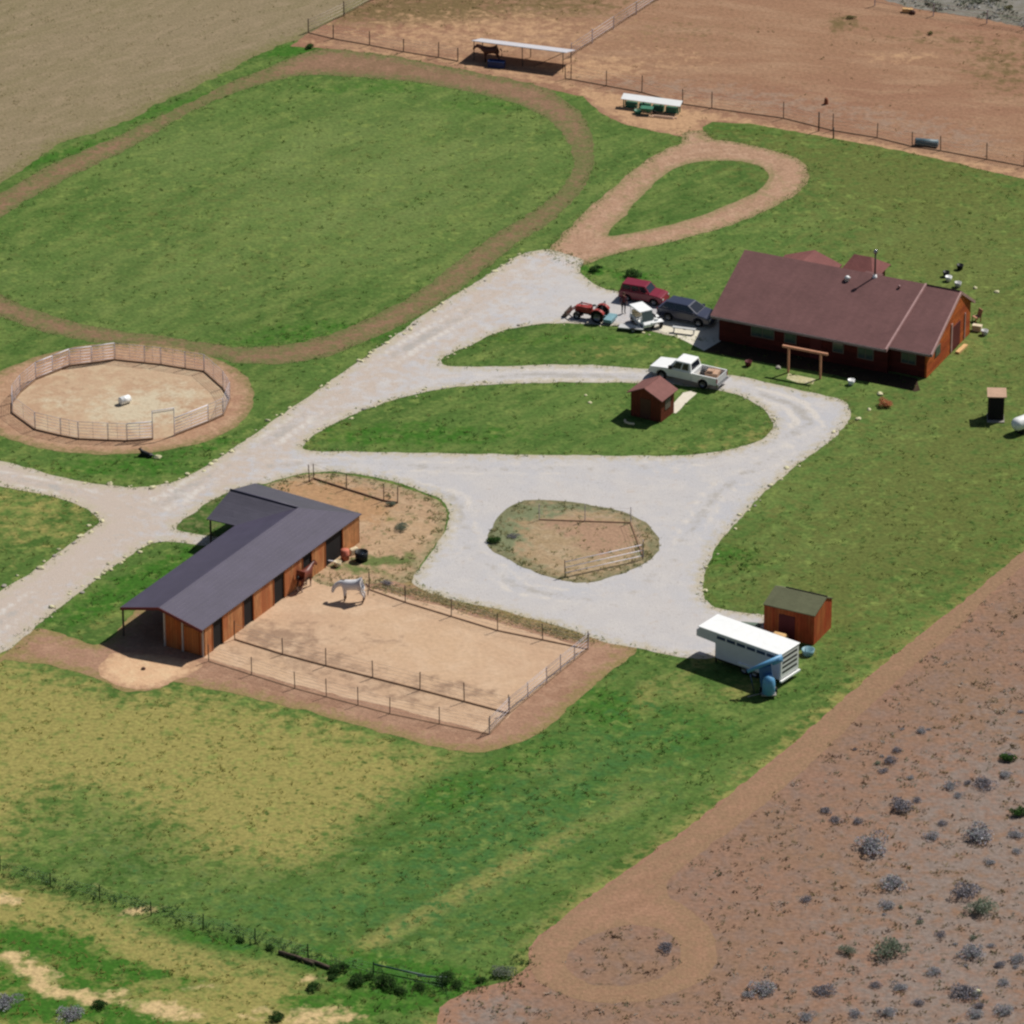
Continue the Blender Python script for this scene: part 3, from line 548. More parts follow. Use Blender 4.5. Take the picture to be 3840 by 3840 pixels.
def window(quad, W, Hh, x, z, w_, h_, parent, bars=1):
    f = panel_on(quad, x/W, (x+w_)/W, z/Hh, (z+h_)/Hh, .02, .03).build('window', mt['frame'], parent)
    g = MB()
    for k in range(bars+1):
        a = x+.07+(w_-.14+.05)*k/(bars+1); b_ = a+(w_-.14+.05)/(bars+1)-.05
        p = panel_on(quad, a/W, b_/W, (z+.07)/Hh, (z+h_-.07)/Hh, .055, .01); g.add(p.v, p.f)
    g.build('pane', mt['glass'], f); return f
for (x, z, a, b, k) in ((2.6, .9, 1.9, 1.0, 1), (5.3, .9, 1.0, 1.0, 0), (9.2, .9, .9, 1.0, 0), (11.2, .8, 1.3, 1.1, 1)): window(fq, FW, 2.2, x, z, a, b, house, k)
panel_on(fq, 7.4/FW, 8.3/FW, .02, .93, .02, .04).build('door', mt['darkred'], house)
rq = [(-3.5, F2, 0), (WX1, F2, 0), (WX1, F2, 2.2), (-3.5, F2, 2.2)]
window(rq, 2.95, 2.2, .9, .9, 1.2, .9, house)
SW = BK-F2; sq = [(WX1, F2, 0), (WX1, BK, 0), (WX1, BK, 2.2), (WX1, F2, 2.2)]
panel_on(sq, 4.75/SW, 5.0/SW, .05, 1.1, .02, .05).build('door_trim', mt['barge'], house)
panel_on(sq, 5.0/SW, 6.6/SW, .05, .92, .02, .03).build('door', mt['darkred'], house)
window(sq, SW, 2.2, 1.6, 1.0, 1.0, .8, house, 0)
panel_on(sq, 7.5/SW, 7.65/SW, .05, 1.0, .02, .05).build('door_trim', mt['barge'], house)
def barge(a, b, name='barge_board', w_=.12, h_=.2, lift=.04):
    a, b = Vector(a), Vector(b); m = MB(); s = Vector((w_, 0, 0)); dn = Vector((0, 0, -h_)); u = Vector((0, 0, lift))
    m.hexa([a+dn, a+s+dn, b+s+dn, b+dn, a+u, a+s+u, b+s+u, b+u]); return m.build(name, mt['barge'], house)
barge((-3.42, -.52, plane_z(-.5)+.1), (-3.42, YRI, ZRI+.12), w_=.14)
barge((0, -.02, plane_z(0)), (-.6, YRI, ZRI)); barge((-.6, YRI, ZRI+.02), (-.45, YBK, ZBK+.02))
m = MB(); m.box(-17.45, -3.4, -.56, -.5, plane_z(-.5)-.1, plane_z(-.5)+.08); m.box(-3.3, 0, -.06, 0, plane_z(0)-.18, plane_z(0)-.02); m.build('gutter', paint('gutter', S(150, 132, 132), .5), house)
ch = MB(); zc = ZRI-.15; ch.lathe([(.07, zc), (.07, zc+2.1)], 10, loc=(-7.35, 7.0, 0)); chm = ch.build('flue_pipe', mt['post'], house)
m = MB(); m.lathe([(.15, zc+2.1), (.17, zc+2.3), (.05, zc+2.42)], 10, loc=(-7.35, 7.0, 0)); m.build('cap', mt['chrome'], chm)
m = MB(); m.lathe([(.24, zc-.05), (.13, zc+.35)], 10, loc=(-7.35, 7.0, 0)); m.build('flashing', mt['white'], chm)
for (x, y, s, h_) in ((-9.2, 6.1, .2, .4), (-5.1, 6.3, .1, .3)):
    z = plane_z(y)+.05; m = MB(); m.lathe([(s, z), (s, z+h_*.6), (s*1.3, z+h_*.62), (s*.4, z+h_)], 10, loc=(x, y, 0)); m.build('roof_vent', mt['white'] if s > .15 else mt['barge'], house)
m = MB(); m.box(-9.0, -7.6, 8.9, 9.4, 3.0, 3.6); m.build('chimney_box', mt['house_roof'], house)
# arbor
ar = empty('wooden_arbor', 'reddish timber arbor of two posts and a long beam in front of the ranch house', 'arbor', at(2956, 1397), R(-25))
m = MB(); m.box(-.5, 3.1, -.08, .1, 2.0, 2.16); m.build('beam', mt['wood'], ar)
for x in (0, 2.55): m = MB(); m.box(x-.07, x+.07, -.07, .07, 0, 2.0); m.build('post', mt['wood'], ar)
# ---------------------------------------------------------------- small sheds
def shed(name, label, loc, rz, W, D, h, hr, roofm, wallm, over=.2, axis='x', door=None, yr=None, cat='shed'):
    "front wall y=0, x from -W to 0; ridge along x or along y"
    e = empty(name, label, cat, loc, rz); m = MB()
    if axis == 'y':
        xr = -W/2
        m.prism([(-W, 0, 0), (0, 0, 0), (0, 0, h), (xr, 0, hr), (-W, 0, h)], (0, .08, 0)); m.prism([(-W, D, 0), (0, D, 0), (0, D, h), (xr, D, hr), (-W, D, h)], (0, -.08, 0))
        m.box(-W, -W+.08, .08, D-.08, 0, h-.02); m.box(-.08, 0, .08, D-.08, 0, h-.02)
        k = (hr-h)/(W/2); r = MB(); zo = h-k*over+.08
        r.slab([(-W-over, -over, zo), (xr, -over, hr+.08), (xr, D+over, hr+.08), (-W-over, D+over, zo)][::-1], .07)
        r.slab([(over, -over, zo), (over, D+over, zo), (xr, D+over, hr+.08), (xr, -over, hr+.08)], .07)
    else:
        yr = yr or D/2
        m.prism([(0, 0, 0), (0, D, 0), (0, D, h), (0, yr, hr), (0, 0, h)], (-.08, 0, 0)); m.prism([(-W, 0, 0), (-W, D, 0), (-W, D, h), (-W, yr, hr), (-W, 0, h)], (.08, 0, 0))
        m.box(-W+.08, -.08, 0, .08, 0, h-.02); m.box(-W+.08, -.08, D-.08, D, 0, h-.02)
        r = MB(); zo = h-(hr-h)/yr*over+.08; zo2 = h-(hr-h)/(D-yr)*over+.08
        r.slab([(-W-over, -over, zo), (over, -over, zo), (over, yr, hr+.08), (-W-over, yr, hr+.08)], .07)
        r.slab([(-W-over, yr, hr+.08), (over, yr, hr+.08), (over, D+over, zo2), (-W-over, D+over, zo2)], .07)
    m.build('wall', wallm, e); r.build('roof', roofm, e)
    return e
s1 = shed('garden_shed', 'small dark red-brown shed on the grass island beside the white pickup', at(2478, 1585), R(-30), 2.5, 2.0, 1.85, 2.45, mt['shedroof'], mt['shedwood'], .22, 'y')
panel_on([(-2.5, 0, 0), (0, 0, 0), (0, 0, 1.9), (-2.5, 0, 1.9)], .32, .66, .03, .85, .01, .03).build('door', mt['brown'], s1)
panel_on([(0, 0, 0), (0, 2, 0), (0, 2, 1.9), (0, 0, 1.9)], .3, .7, .4, .8, .01, .03).build('window', mt['frame'], s1)
s2 = shed('tool_shed', 'orange-red board shed with mossy green roof behind the white horse trailer', at(3051, 2420), R(-27), 3.7, 2.9, 2.2, 2.7, mt['greenroof'], mt['redbarn'], .06, 'x', yr=1.9)
m = MB(); m.box(-3.0, .05, 1.95, 2.02, 2.76, 2.83); m.build('ridge_cap', mt['dark'], s2)
m = panel_on([(-3.7, 0, 0), (0, 0, 0), (0, 0, 2), (-3.7, 0, 2)], .3, .62, .03, .9, .01, .03); m.build('door', mt['darkred'], s2)
oh = empty('outhouse', 'narrow dark outhouse with pale tan flat roof near the right edge of the lawn', 'outhouse', at(3704, 1578), R(-3))
m = MB(); m.box(0, 1.15, 0, 1.1, .08, 1.95); m.build('wall', boards('dark_boards', S(54, 44, 46), .2), oh)
m = MB(); m.slab([(-.1, -.12, 1.98), (1.3, -.12, 1.98), (1.3, 1.25, 2.1), (-.1, 1.25, 2.1)], .08); m.build('roof', mt['tan'], oh)
m = panel_on([(0, 0, 0), (1.15, 0, 0), (1.15, 0, 1.95), (0, 0, 1.95)], .15, .85, .06, .92, .01, .03); m.build('door', mt['dark'], oh)
m = MB(); m.box(-.05, 1.2, -.35, 1.12, 0, .08); m.build('step', mt['stone2'], oh)
# propane tank
pt = empty('propane_tank', 'white cylindrical gas tank lying on legs at the right edge beside the outhouse', 'gas tank', at(3800, 1632), R(38))
prof = [(0.02, -.1), (.25, 0), (.42, .12), (.5, .35), (.5, 2.6), (.42, 2.85), (.25, 2.97), (.02, 3.05)]
m = MB(); m.lathe(prof, 18, axis='x', loc=(0, 0, .78)); m.build('tank', mt['white'], pt)
for x in (.6, 2.3): m = MB(); m.box(x-.06, x+.06, -.35, .35, 0, .42); m.build('leg', mt['dark'], pt)
m = MB(); m.lathe([(.16, 1.25), (.16, 1.42), (.1, 1.48)], 10, loc=(1.5, 0, 0)); m.build('valve_dome', mt['offwhite'], pt)

# ---------------------------------------------------------------- fences
def fence(name, label, pts, spacing, h, mat_post, mat_rail, rails=(.4, .8, 1.15), rr=.02, pr=.05, kick=None, group=None, cat='fence', top=0, pickets=None, ends=True):
    pts = [Vector((p.x, p.y, 0)) for p in pts]; o = pts[0]
    e = empty(name, label, cat, o, 0, group); P = [p-o for p in pts]
    r = MB()
    for z in rails:
        for a, b in zip(P, P[1:]): r.tube([a+Vector((0, 0, z)), b+Vector((0, 0, z))], rr, 5)
    if rails: r.build('rail' if rr > .012 else 'wire', mat_rail, e)
    if pickets:
        q = MB()
        for a, b in zip(P, P[1:]):
            n = max(1, int((b-a).length/pickets))
            for i in range(n): c = a+(b-a)*((i+.5)/n); q.tube([c+Vector((0, 0, rails[0])), c+Vector((0, 0, rails[-1]))], .008, 4)
        q.build('wire_mesh', mat_rail, e)
    if kick:
        q = MB()
        for a, b in zip(P, P[1:]):
            d = (b-a).normalized(); n = Vector((-d.y, d.x, 0))*.05
            q.hexa([a-n, a+n, b+n, b-n, a-n+Vector((0, 0, kick)), a+n+Vector((0, 0, kick)), b+n+Vector((0, 0, kick)), b-n+Vector((0, 0, kick))])
        q.build('kick_board', mt['kick'], e)
    pm = MB(); pm.tube([(0, 0, 0), (0, 0, h+.0)], pr, 6, sm=False); first = None; done = []
    for a, b in zip(P, P[1:]):
        n = max(1, round((b-a).length/spacing))
        for i in range(n+1):
            c = a+(b-a)*(i/n)
            if any((c-d).length < .2 for d in done): continue
            done.append(c)
            if first is None: first = pm.build('post', mat_post, e); po = first
            else: po = first.copy(); COL.objects.link(po); po.parent = e
            po.location = c; s = 1+random.uniform(-.06, .12); po.scale = (1, 1, s); po.rotation_euler = (random.uniform(-.03, .03), random.uniform(-.03, .03), random.random()*3)
    return e
top = [(1156, 123), (1250, 146), (1386, 170), (1513, 195), (1644, 216), (1717, 230)]
fence('field_fence', 'wire fence between oval track and bare dirt field, left of the white-roofed shelter', [G(*p) for p in top], 3.2, 1.25, mt['post'], mt['wire'], (.3, .6, .9, 1.15), .008, .045, kick=.08)
fence('field_fence', 'long wire fence along the red dirt field, right of the white-roofed shelter', [G(*p) for p in [(2120, 296), (2141, 298), (2407, 347), (2560, 391), (2669, 407), (2938, 444), (3123, 490), (3289, 517), (3421, 550), (3527, 566), (3700, 598), (3840, 624), (4300, 722)]], 4.2, 1.35, mt['post'], mt['wire'], (.3, .6, .9, 1.2), .008, .04, kick=.08)
fence('field_fence', 'wire fence running up between the dry field and the dirt field at the top left', [G(*p) for p in [(1156, 123), (1290, 60), (1400, 0), (1700, -150)]], 4, 1.25, mt['post'], mt['wire'], (.3, .6, .9, 1.15), .016, .05)
fence('field_fence', 'double-railed grey fence running away from the white-roofed shelter across the dirt field', [G(*p) for p in [(2141, 215), (2300, 110), (2470, 0), (2800, -210)]], 4, 1.2, mt['greypost'], mt['greypost'], (.35, .6, .85, 1.15), .018, .04)
fence('field_fence', 'faint wire fence in front of the grey sagebrush at the top right corner', [G(*p) for p in [(3280, 22), (3500, 60), (3700, 88), (3840, 112), (4100, 165)]], 5, 1.2, mt['greypost'], mt['wire'], (.4, .8, 1.15), .02, .05)
fence('paddock_fence', 'wire fence along the far side of the sand paddock below the gravel drive', [G(*p) for p in [(1385, 2212), (1520, 2260), (1866, 2366), (2205, 2436)]], 3.3, 1.3, mt['post'], mt['wire'], (.35, .65, .95, 1.2), .008, .035, kick=.08)
fence('paddock_fence', 'grey pipe fence closing the right end of the sand paddock', [G(*p) for p in [(2205, 2436), (2050, 2562), (1909, 2677), (1835, 2754)]], 2.2, 1.25, mt['greypost'], mt['greypost'], (.3, .55, .8, 1.05, 1.2), .016, .035, kick=.06)
fence('paddock_fence', 'inner wire fence with brown base board crossing the near side of the paddock', [G(*p) for p in [(880, 2399), (1060, 2455), (1222, 2498), (1575, 2588), (1909, 2677)]], 4.4, 1.3, mt['post'], mt['wire'], (.35, .65, .95, 1.2), .007, .035, kick=.1)
fence('paddock_fence', 'outer wire fence of the sand paddock nearest the yellow field', [G(*p) for p in [(783, 2480), (1106, 2582), (1462, 2677), (1835, 2754)]], 2.9, 1.3, mt['post'], mt['wire'], (.25, .5, .75, 1.0, 1.2), .007, .032, kick=.05)
fence('yard_fence', 'wire fence with brown base board round the orange dirt yard behind the barn', [G(*p) for p in [(1160, 1808), (1176, 1796), (1300, 1836), (1439, 1880), (1491, 1888)]], 4, 1.25, mt['post'], mt['wire'], (.4, .8, 1.15), .008, .035, kick=.14)
fence('corral_fence', 'pale pipe rail fence at the lower right of the dirt island in the gravel drive', [G(*p) for p in [(2119, 2163), (2410, 2098)]], 5.5, 1.3, mt['post'], mt['pipe'], (.3, .72, 1.15), .028, .035)
fence('corral_fence', 'faint wire fence round the far side of the dirt island in the gravel drive', [G(*p) for p in [(2412, 2090), (2365, 1962), (2022, 1950)]], 4, 1.25, mt['greypost'], mt['wire'], (.4, .8, 1.15), .008, .03, kick=.08)
fence('low_fence', 'low wire fence with green steel posts across the bottom of the yellow field', [G(*p) for p in [(-160, 3222), (0, 3266), (189, 3324), (374, 3374), (567, 3433), (762, 3480), (958, 3536), (1156, 3596), (1400, 3660), (1660, 3712)]], 3.5, 1.0, mt['tpost'], mt['wire_green'], (.25, .45, .65, .85), .008, .04)

# ---------------------------------------------------------------- round pen
pc = sum(PENW, Vector())/len(PENW)
rp = empty('round_pen', 'round pen of galvanised pipe panels with an open gateway round a disc of sand', 'round pen', (pc.x, pc.y, 0))
N = len(PENW)
# outline order in PEN is clockwise; merge to panels
for i in range(N):
    a, b = PENW[i]-pc, PENW[(i+1) % N]-pc
    if i == 9: continue  # gateway
    a.z = b.z = 0; m = MB(); shiny = i in (9, 10, 8, 22, 21, 20, 19)
    g = (b-a).normalized()*.03
    for z in (.22, .46, .70, .94, 1.18, 1.42): m.tube([a+g+Vector((0, 0, z)), b-g+Vector((0, 0, z))], (.013 if not shiny else .024) if z < 1.4 else (.018 if not shiny else .042), 5)
    for c in (a+g, b-g): m.tube([c, c+Vector((0, 0, 1.44))], .02, 5)
    mid = (a+b)/2; m.tube([mid+Vector((0, 0, .2)), mid+Vector((0, 0, 1.42))], .012, 5)
    m.build('panel', mt['pipe'] if shiny else mt['greypost'], rp)
    q = MB(); d = (b-a).normalized(); n = Vector((-d.y, d.x, 0))*.06
    q.hexa([a-n, a+n, b+n, b-n]+[v+Vector((0, 0, .12)) for v in (a-n, a+n, b+n, b-n)]); q.build('base_tie', mt['kick'], rp)
a, b = PENW[9]-pc, PENW[10]-pc; a.z = b.z = 0
m = MB(); m.tube([a, a+Vector((0, 0, 2.25)), b+Vector((0, 0, 2.25)), b], .045, 6); m.tube([a+Vector((0, 0, 2.1)), b+Vector((0, 0, 2.1))], .03, 6); m.build('gate_arch', mt['pipe'], rp)
def small(name, label, cat, loc, rz, fn, mats, group=None, bevel=0):
    m = MB(); fn(m); o = m.build(name, mats, None, bevel); o.location = loc; o.rotation_euler = (0, 0, rz); return tag(o, label, cat, group)
small('barrel', 'white barrel lying on its side in the middle of the round pen', 'barrel', at(468, 1513), R(40), lambda m: m.lathe([(.27, -.42), (.3, -.38), (.29, -.15), (.31, -.13), (.29, 0), (.31, .13), (.29, .15), (.3, .38), (.27, .42)], 16, axis='x', loc=(0, 0, .3)), mt['white'])

# ---------------------------------------------------------------- shelter with white roof, shade cloth trough, hay rack
cp = empty('field_shelter', 'open field shelter with a thin white metal roof on posts above the dark horse', 'shelter', at(1772, 225), R(-19.5))
m = MB(); m.slab([(-.1, 0, 1.74), (8.3, 0, 1.78), (8.3, 2.4, 1.12), (-.1, 2.4, 1.05)], .05); m.build('roof', mt['tin'], cp)
for x in (.1, 4.4, 8.0):
    for y in (.1, 2.2): p = MB(); p.tube([(x, y, 0), (x, y, 1.68 if y < 1 else 1.08)], .04, 6); p.build('post', mt['post'], cp)
m = MB(); m.tube([(5.4, .1, .1), (7.9, .1, 1.6)], .03, 6); m.build('brace', mt['post'], cp)
small('water_trough', 'blue water trough in the shade under the white-roofed field shelter', 'trough', at(1862, 250), R(-14), lambda m: (m.box(-.7, .7, -.3, -.24, 0, .55), m.box(-.7, .7, .24, .3, 0, .55), m.box(-.7, -.64, -.24, .24, 0, .55), m.box(.64, .7, -.24, .24, 0, .55), m.box(-.64, .64, -.24, .24, .1, .45)), mt['dblue'])
hr_ = empty('hay_shelter', 'low shelter with a narrow white roof over green hay bales beside the dirt path', 'hay shelter', at(2345, 400), R(-19))
m = MB(); m.slab([(-.3, -.3, .78), (4.8, -.3, .78), (4.8, .45, 1.0), (-.3, .45, 1.0)], .05); m.build('roof', mt['white'], hr_)
for x in (-.1, 1.6, 3.1, 4.6):
    for y in (-.15, .35): p = MB(); p.box(x-.04, x+.04, y-.04, y+.04, 0, .76 if y < 0 else .92); p.build('post', mt['green'], hr_)
m = MB()
for k in range(4): m.box(.05+k*1.15, 1.0+k*1.15, -.1, .3, 0, .45)
m.build('rack', mt['green'], hr_)
def barrow(m):
    m.hexa([(-.25, -.2, .3), (.3, -.2, .25), (.3, .2, .25), (-.25, .2, .3), (-.5, -.34, .62), (.55, -.34, .6), (.55, .34, .6), (-.5, .34, .62)])
wb = empty('wheelbarrow', 'green wheelbarrow standing in front of the low hay shelter', 'wheelbarrow', at(2425, 428), R(-10))
m = MB(); barrow(m); m.build('tray', mt['green'], wb)
m = MB(); m.lathe([(.19, -.04), (.19, .04)], 14, axis='y', loc=(.62, 0, .19)); m.build('wheel', mt['tyre'], wb)
m = MB(); m.tube([(.62, -.1, .19), (-.3, -.25, .4), (-1.0, -.3, .6)], .02); m.tube([(.62, .1, .19), (-.3, .25, .4), (-1.0, .3, .6)], .02); m.tube([(-.2, -.2, .35), (-.3, -.24, 0)], .02); m.tube([(-.2, .2, .35), (-.3, .24, 0)], .02); m.build('frame', mt['tan'], wb)
small('feed_tub', 'pale green tub on the dirt left of the green wheelbarrow', 'tub', at(2392, 425), 0, lambda m: m.lathe([(.28, 0), (.34, .3), (.31, .3), (.26, .05)], 14), mt['green'])
small('board_pile', 'flat pale boards lying right of the green wheelbarrow', 'boards', at(2480, 440), R(-15), lambda m: (m.box(-1.0, 1.1, -.2, -.02, 0, .08), m.box(-.8, 1.3, .02, .2, 0, .08), m.box(-.6, 1.0, -.1, .08, .08, .15)), mt['tan'])
small('barrel', 'blue-grey barrel lying beside the fence of the red dirt field', 'barrel', at(3475, 548), R(-12), lambda m: m.lathe([(.28, -.95), (.32, -.9), (.3, -.4), (.32, -.38), (.3, .0), (.32, .38), (.3, .4), (.32, .9), (.22, .95)], 14, axis='x', loc=(0, 0, .32)), paint('blue_grey_steel', S(100, 124, 134), .5))
small('stump', 'short reddish-brown stump standing alone in the dirt field behind the fence', 'stump', at(3098, 390), 0, lambda m: m.lathe([(.2, 0), (.18, .15), (.16, .42), (.1, .55)], 9), mt['terra'])
for (px, py, h) in ((3070, 492, 1.7), (3125, 520, 1.0)):
    small('post', 'tall dark post standing at the dirt field fence below the reddish stump' if h > 1.2 else 'short dark post on the grass edge just below the dirt field fence', 'post', at(px, py), 0, lambda m: m.tube([(0, 0, 0), (0, 0, h)], .06, 6), mt['post'])
small('straw_bale', 'pale straw bale at the top of the dirt field', 'bale', at(3403, 46), R(-10), lambda m: m.box(-.45, .45, -.2, .2, 0, .35), mt['straw'], bevel=.04)
small('boulder', 'small dark boulder right of the pale straw bale in the dirt field', 'boulder', at(3422, 52), 0, lambda m: m.lathe([(.24, 0), (.27, .15), (.15, .32), (.02, .36)], 8), mt['brown'])

# ---------------------------------------------------------------- vehicles
def arc(cx, r, z0=None, n=8):
    return [(cx+r*math.cos(a), .34+r*math.sin(a)) for a in [math.pi-math.pi*k/n for k in range(n+1)]]
def wheel(parent, x, y, r=.36, w_=.22, name='wheel'):
    m = MB(); m.lathe([(r-.06, -w_/2), (r, -w_/2+.04), (r, w_/2-.04), (r-.06, w_/2)], 20, axis='y', loc=(0, 0, 0))
    o = m.build(name, mt['tyre'], parent); o.location = (x, y, r)
    q = MB(); q.lathe([(r*.58, -w_/2-.012), (r*.55, w_/2+.012)], 16, axis='y'); ri = q.build('rim', mt['rim'], o); return o
def greenhouse(e, b0, b1, t0, t1, zb, zt, wb_, wt, m_body, m_glass, side_panels, name='cabin'):
    "b0 rear, b1 front at belt; t0 rear, t1 front at roof"
    B = [(b0, -wb_/2, zb), (b1, -wb_/2, zb), (b1, wb_/2, zb), (b0, wb_/2, zb)]; T = [(t0, -wt/2, zt), (t1, -wt/2, zt), (t1, wt/2, zt), (t0, wt/2, zt)]
    m = MB(); m.hexa(B+T); c = m.build(name, m_body, e, .05)
    f = [B[1], B[2], T[2], T[1]]; r = [B[3], B[0], T[0], T[3]]; L = [B[0], B[1], T[1], T[0]]; Rr = [B[2], B[3], T[3], T[2]]
    panel_on(f, .08, .92, .1, .88, .006, .008).build('windscreen', m_glass, e); panel_on(r, .1, .9, .18, .85, .006, .008).build('rear_window', m_glass, e)
    for (u0, u1) in side_panels:
        panel_on(L, u0, u1, .14, .86, .006, .008).build('side_window', m_glass, e); panel_on(Rr, 1-u1, 1-u0, .14, .86, .006, .008).build('side_window', m_glass, e)
    return c
def car(name, label, cat, loc, rz, L, W, prof, gh, paintm, wx, wr=.34, glassm=None):
    e = empty(name, label, cat, loc, rz)
    pts = [(x, z) for x, z in prof]
    m = MB(); m.prism([(x, -W/2, z) for x, z in pts], (0, W, 0)); m.build('body', paintm, e, .07)
    for x in wx:
        for s in (-1, 1): wheel(e, x, s*(W/2-.1), wr)
    greenhouse(e, *gh, paintm, glassm or mt['autoglass'], [(.06, .36), (.4, .68), (.72, .93)] if L < 5 else [(.1, .48), (.54, .9)])
    xf = max(x for x, z in pts); xr = min(x for x, z in pts)
    for s in (-1, 1):
        m = MB(); m.box(xf-.05, xf+.02, s*W*.38-.14, s*W*.38+.14, .62, .76); m.build('headlight', mt['lamp'], e)
        m = MB(); m.box(xr-.02, xr+.05, s*W*.42-.09, s*W*.42+.09, .66, .9); m.build('tail_light', mt['redlamp'], e)
        m = MB(); m.box(gh[1]-.35, gh[1]-.15, s*(W/2+.02)-.07, s*(W/2+.02)+.07, gh[4]+.02, gh[4]+.16); m.build('wing_mirror', paintm, e)
    m = MB(); m.box(xf-.02, xf+.06, -W*.46, W*.46, .32, .5); m.box(xr-.06, xr+.02, -W*.46, W*.46, .34, .52); m.build('bumper', mt['chrome'] if L > 5 else paintm, e)
    return e
# white pickup (front to the left)
tl = G(2685, 1437); c = Vector((tl.x-2.05*.883-.25, tl.y+2.05*.469-.35, 0))
pk = empty('pickup_truck', 'white pickup with an open load bed on gravel between two grass islands', 'pickup', c, R(152))
pk.scale = (.94, .94, .94); Wp = 1.95
prof = [(2.9, .42), (2.93, .62), (2.88, .98), (1.55, 1.1), (-.75, 1.12), (-.75, .42)] + [(-.3, .42)] + [(.9, .4)]
prof = [(-.72, .45), (1.33, .45)]+[(1.85+.48*math.cos(a), .42+.44*math.sin(a)) for a in [math.pi-math.pi*k/8 for k in range(9)]]+[(2.9, .5), (2.93, .8), (2.86, .98), (1.5, 1.12), (-.72, 1.12)]
m = MB(); m.prism([(x, -Wp/2, z) for x, z in prof], (0, Wp, 0)); m.build('body', mt['white'], pk, .06)
greenhouse(pk, -.72, 1.35, -.55, .75, 1.12, 1.82, Wp-.12, 1.5, mt['white'], mt['autoglass'], [(.12, .42), (.48, .86)])
bp = [(-2.92, .5), (-2.3, .5)]+[(-1.75+.46*math.cos(a), .42+.44*math.sin(a)) for a in [math.pi-math.pi*k/8 for k in range(9)]]+[(-.76, .45), (-.76, 1.12), (-2.92, 1.12)]
m = MB()
for y in (-Wp/2, Wp/2-.1): m.prism([(x, y, z) for x, z in bp], (0, .1, 0))
m.box(-2.9, -.8, -Wp/2+.1, Wp/2-.1, .6, .68); m.box(-.82, -.76, -Wp/2+.1, Wp/2-.1, .68, 1.12); m.build('load_bed', mt['white'], pk)
m = MB(); m.box(-2.97, -2.9, -Wp/2+.06, Wp/2-.06, .58, 1.1); m.build('tailgate', mt['offwhite'], pk)
m = MB(); m.box(-2.85, -.85, -Wp/2+.1, Wp/2-.1, .69, .71); m.build('bed_liner', mt['stone2'], pk)
for x in (1.85, -1.75):
    for s in (-1, 1): wheel(pk, x, s*(Wp/2-.12), .4, .25)
for s in (-1, 1):
    m = MB(); m.box(2.86, 2.95, s*.72-.16, s*.72+.16, .68, .84); m.build('headlight', mt['lamp'], pk)
    m = MB(); m.box(-2.99, -2.9, s*.9-.06, s*.9+.06, .7, 1.0); m.build('tail_light', mt['redlamp'], pk)
    m = MB(); m.box(.95, 1.2, s*1.02-.1, s*1.02+.1, 1.15, 1.4); m.build('wing_mirror', mt['black'], pk)
m = MB(); m.box(2.9, 3.0, -.55, .55, .6, .88); m.build('grille', mt['black'], pk)
m = MB(); m.box(2.92, 3.06, -.93, .93, .4, .58); m.box(-3.1, -2.95, -.93, .93, .42, .56); m.build('bumper', mt['chrome'], pk)
small('cargo_crate', 'brown wooden crate with sacks in the load bed of the white pickup', 'crate', (c.x+2.0*.883, c.y-2.0*.469, .71), R(-20), lambda m: (m.box(-.5, .45, -.3, .6, 0, .35), m.box(-.4, .1, -.2, .3, .35, .5)), mt['tan'], bevel=.04)
small('spare_tyre', 'dark spare tyre lying in the load bed of the white pickup behind the cab', 'tyre', (c.x+1.25*.883+.1, c.y-1.25*.469, .71), 0, lambda m: m.lathe([(.2, .0), (.33, .02), (.36, .11), (.33, .2), (.2, .22), (.18, .11)], 16), mt['tyre'])
# blue-grey hatchback (front to the right)
g1, g2 = G(2506, 1203), G(2619, 1226); an = math.atan2(g2.y-g1.y, g2.x-g1.x); mid = (g1+g2)/2; nrm = Vector((-math.sin(an), math.cos(an), 0)); WB = (g2-g1).length/2
def lowprof(L, wx, hood, rear, belt, xc0, xc1, wr=.34):
    fr, rr = L/2, -L/2; a = lambda cx: [(cx+(wr+.07)*math.cos(t), .3+(wr+.07)*math.sin(t)) for t in [math.pi-math.pi*k/8 for k in range(9)]]
    return [(rr+.02, .35)]+a(wx[0])+a(wx[1])+[(fr-.03, .35), (fr, .6), (fr-.12, hood-.1), (fr-.5, hood), (xc1, belt), (xc0, belt), (rr+.03, rear), (rr, .6)]
pv = mid+nrm*.8
car('parked_car', 'dark blue-grey hatchback parked nearest the ranch house', 'car', pv, an, 4.4, 1.75, lowprof(4.4, (-WB, WB), .88, .98, 1.0, -1.9, 1.0), (-2.0, 1.15, -1.5, .3, .98, 1.5, 1.66, 1.28), mt['navy'], (-WB, WB))
g1, g2 = G(2316, 1130), G(2482, 1158); an2 = math.atan2(g2.y-g1.y, g2.x-g1.x); mid = (g1+g2)/2; nrm = Vector((-math.sin(an2), math.cos(an2), 0))
car('parked_car', 'dark red boxy off-road car parked behind the blue-grey hatchback', 'car', mid+nrm*.9+Vector((0, .1, 0)), an2, 4.15, 1.78, lowprof(4.15, (-1.3, 1.25), 1.0, 1.08, 1.1, -1.95, .75, .37), (-1.98, .85, -1.85, .35, 1.08, 1.74, 1.7, 1.42), mt['maroon'], (-1.3, 1.25), .37).scale = (.86, .86, .8)
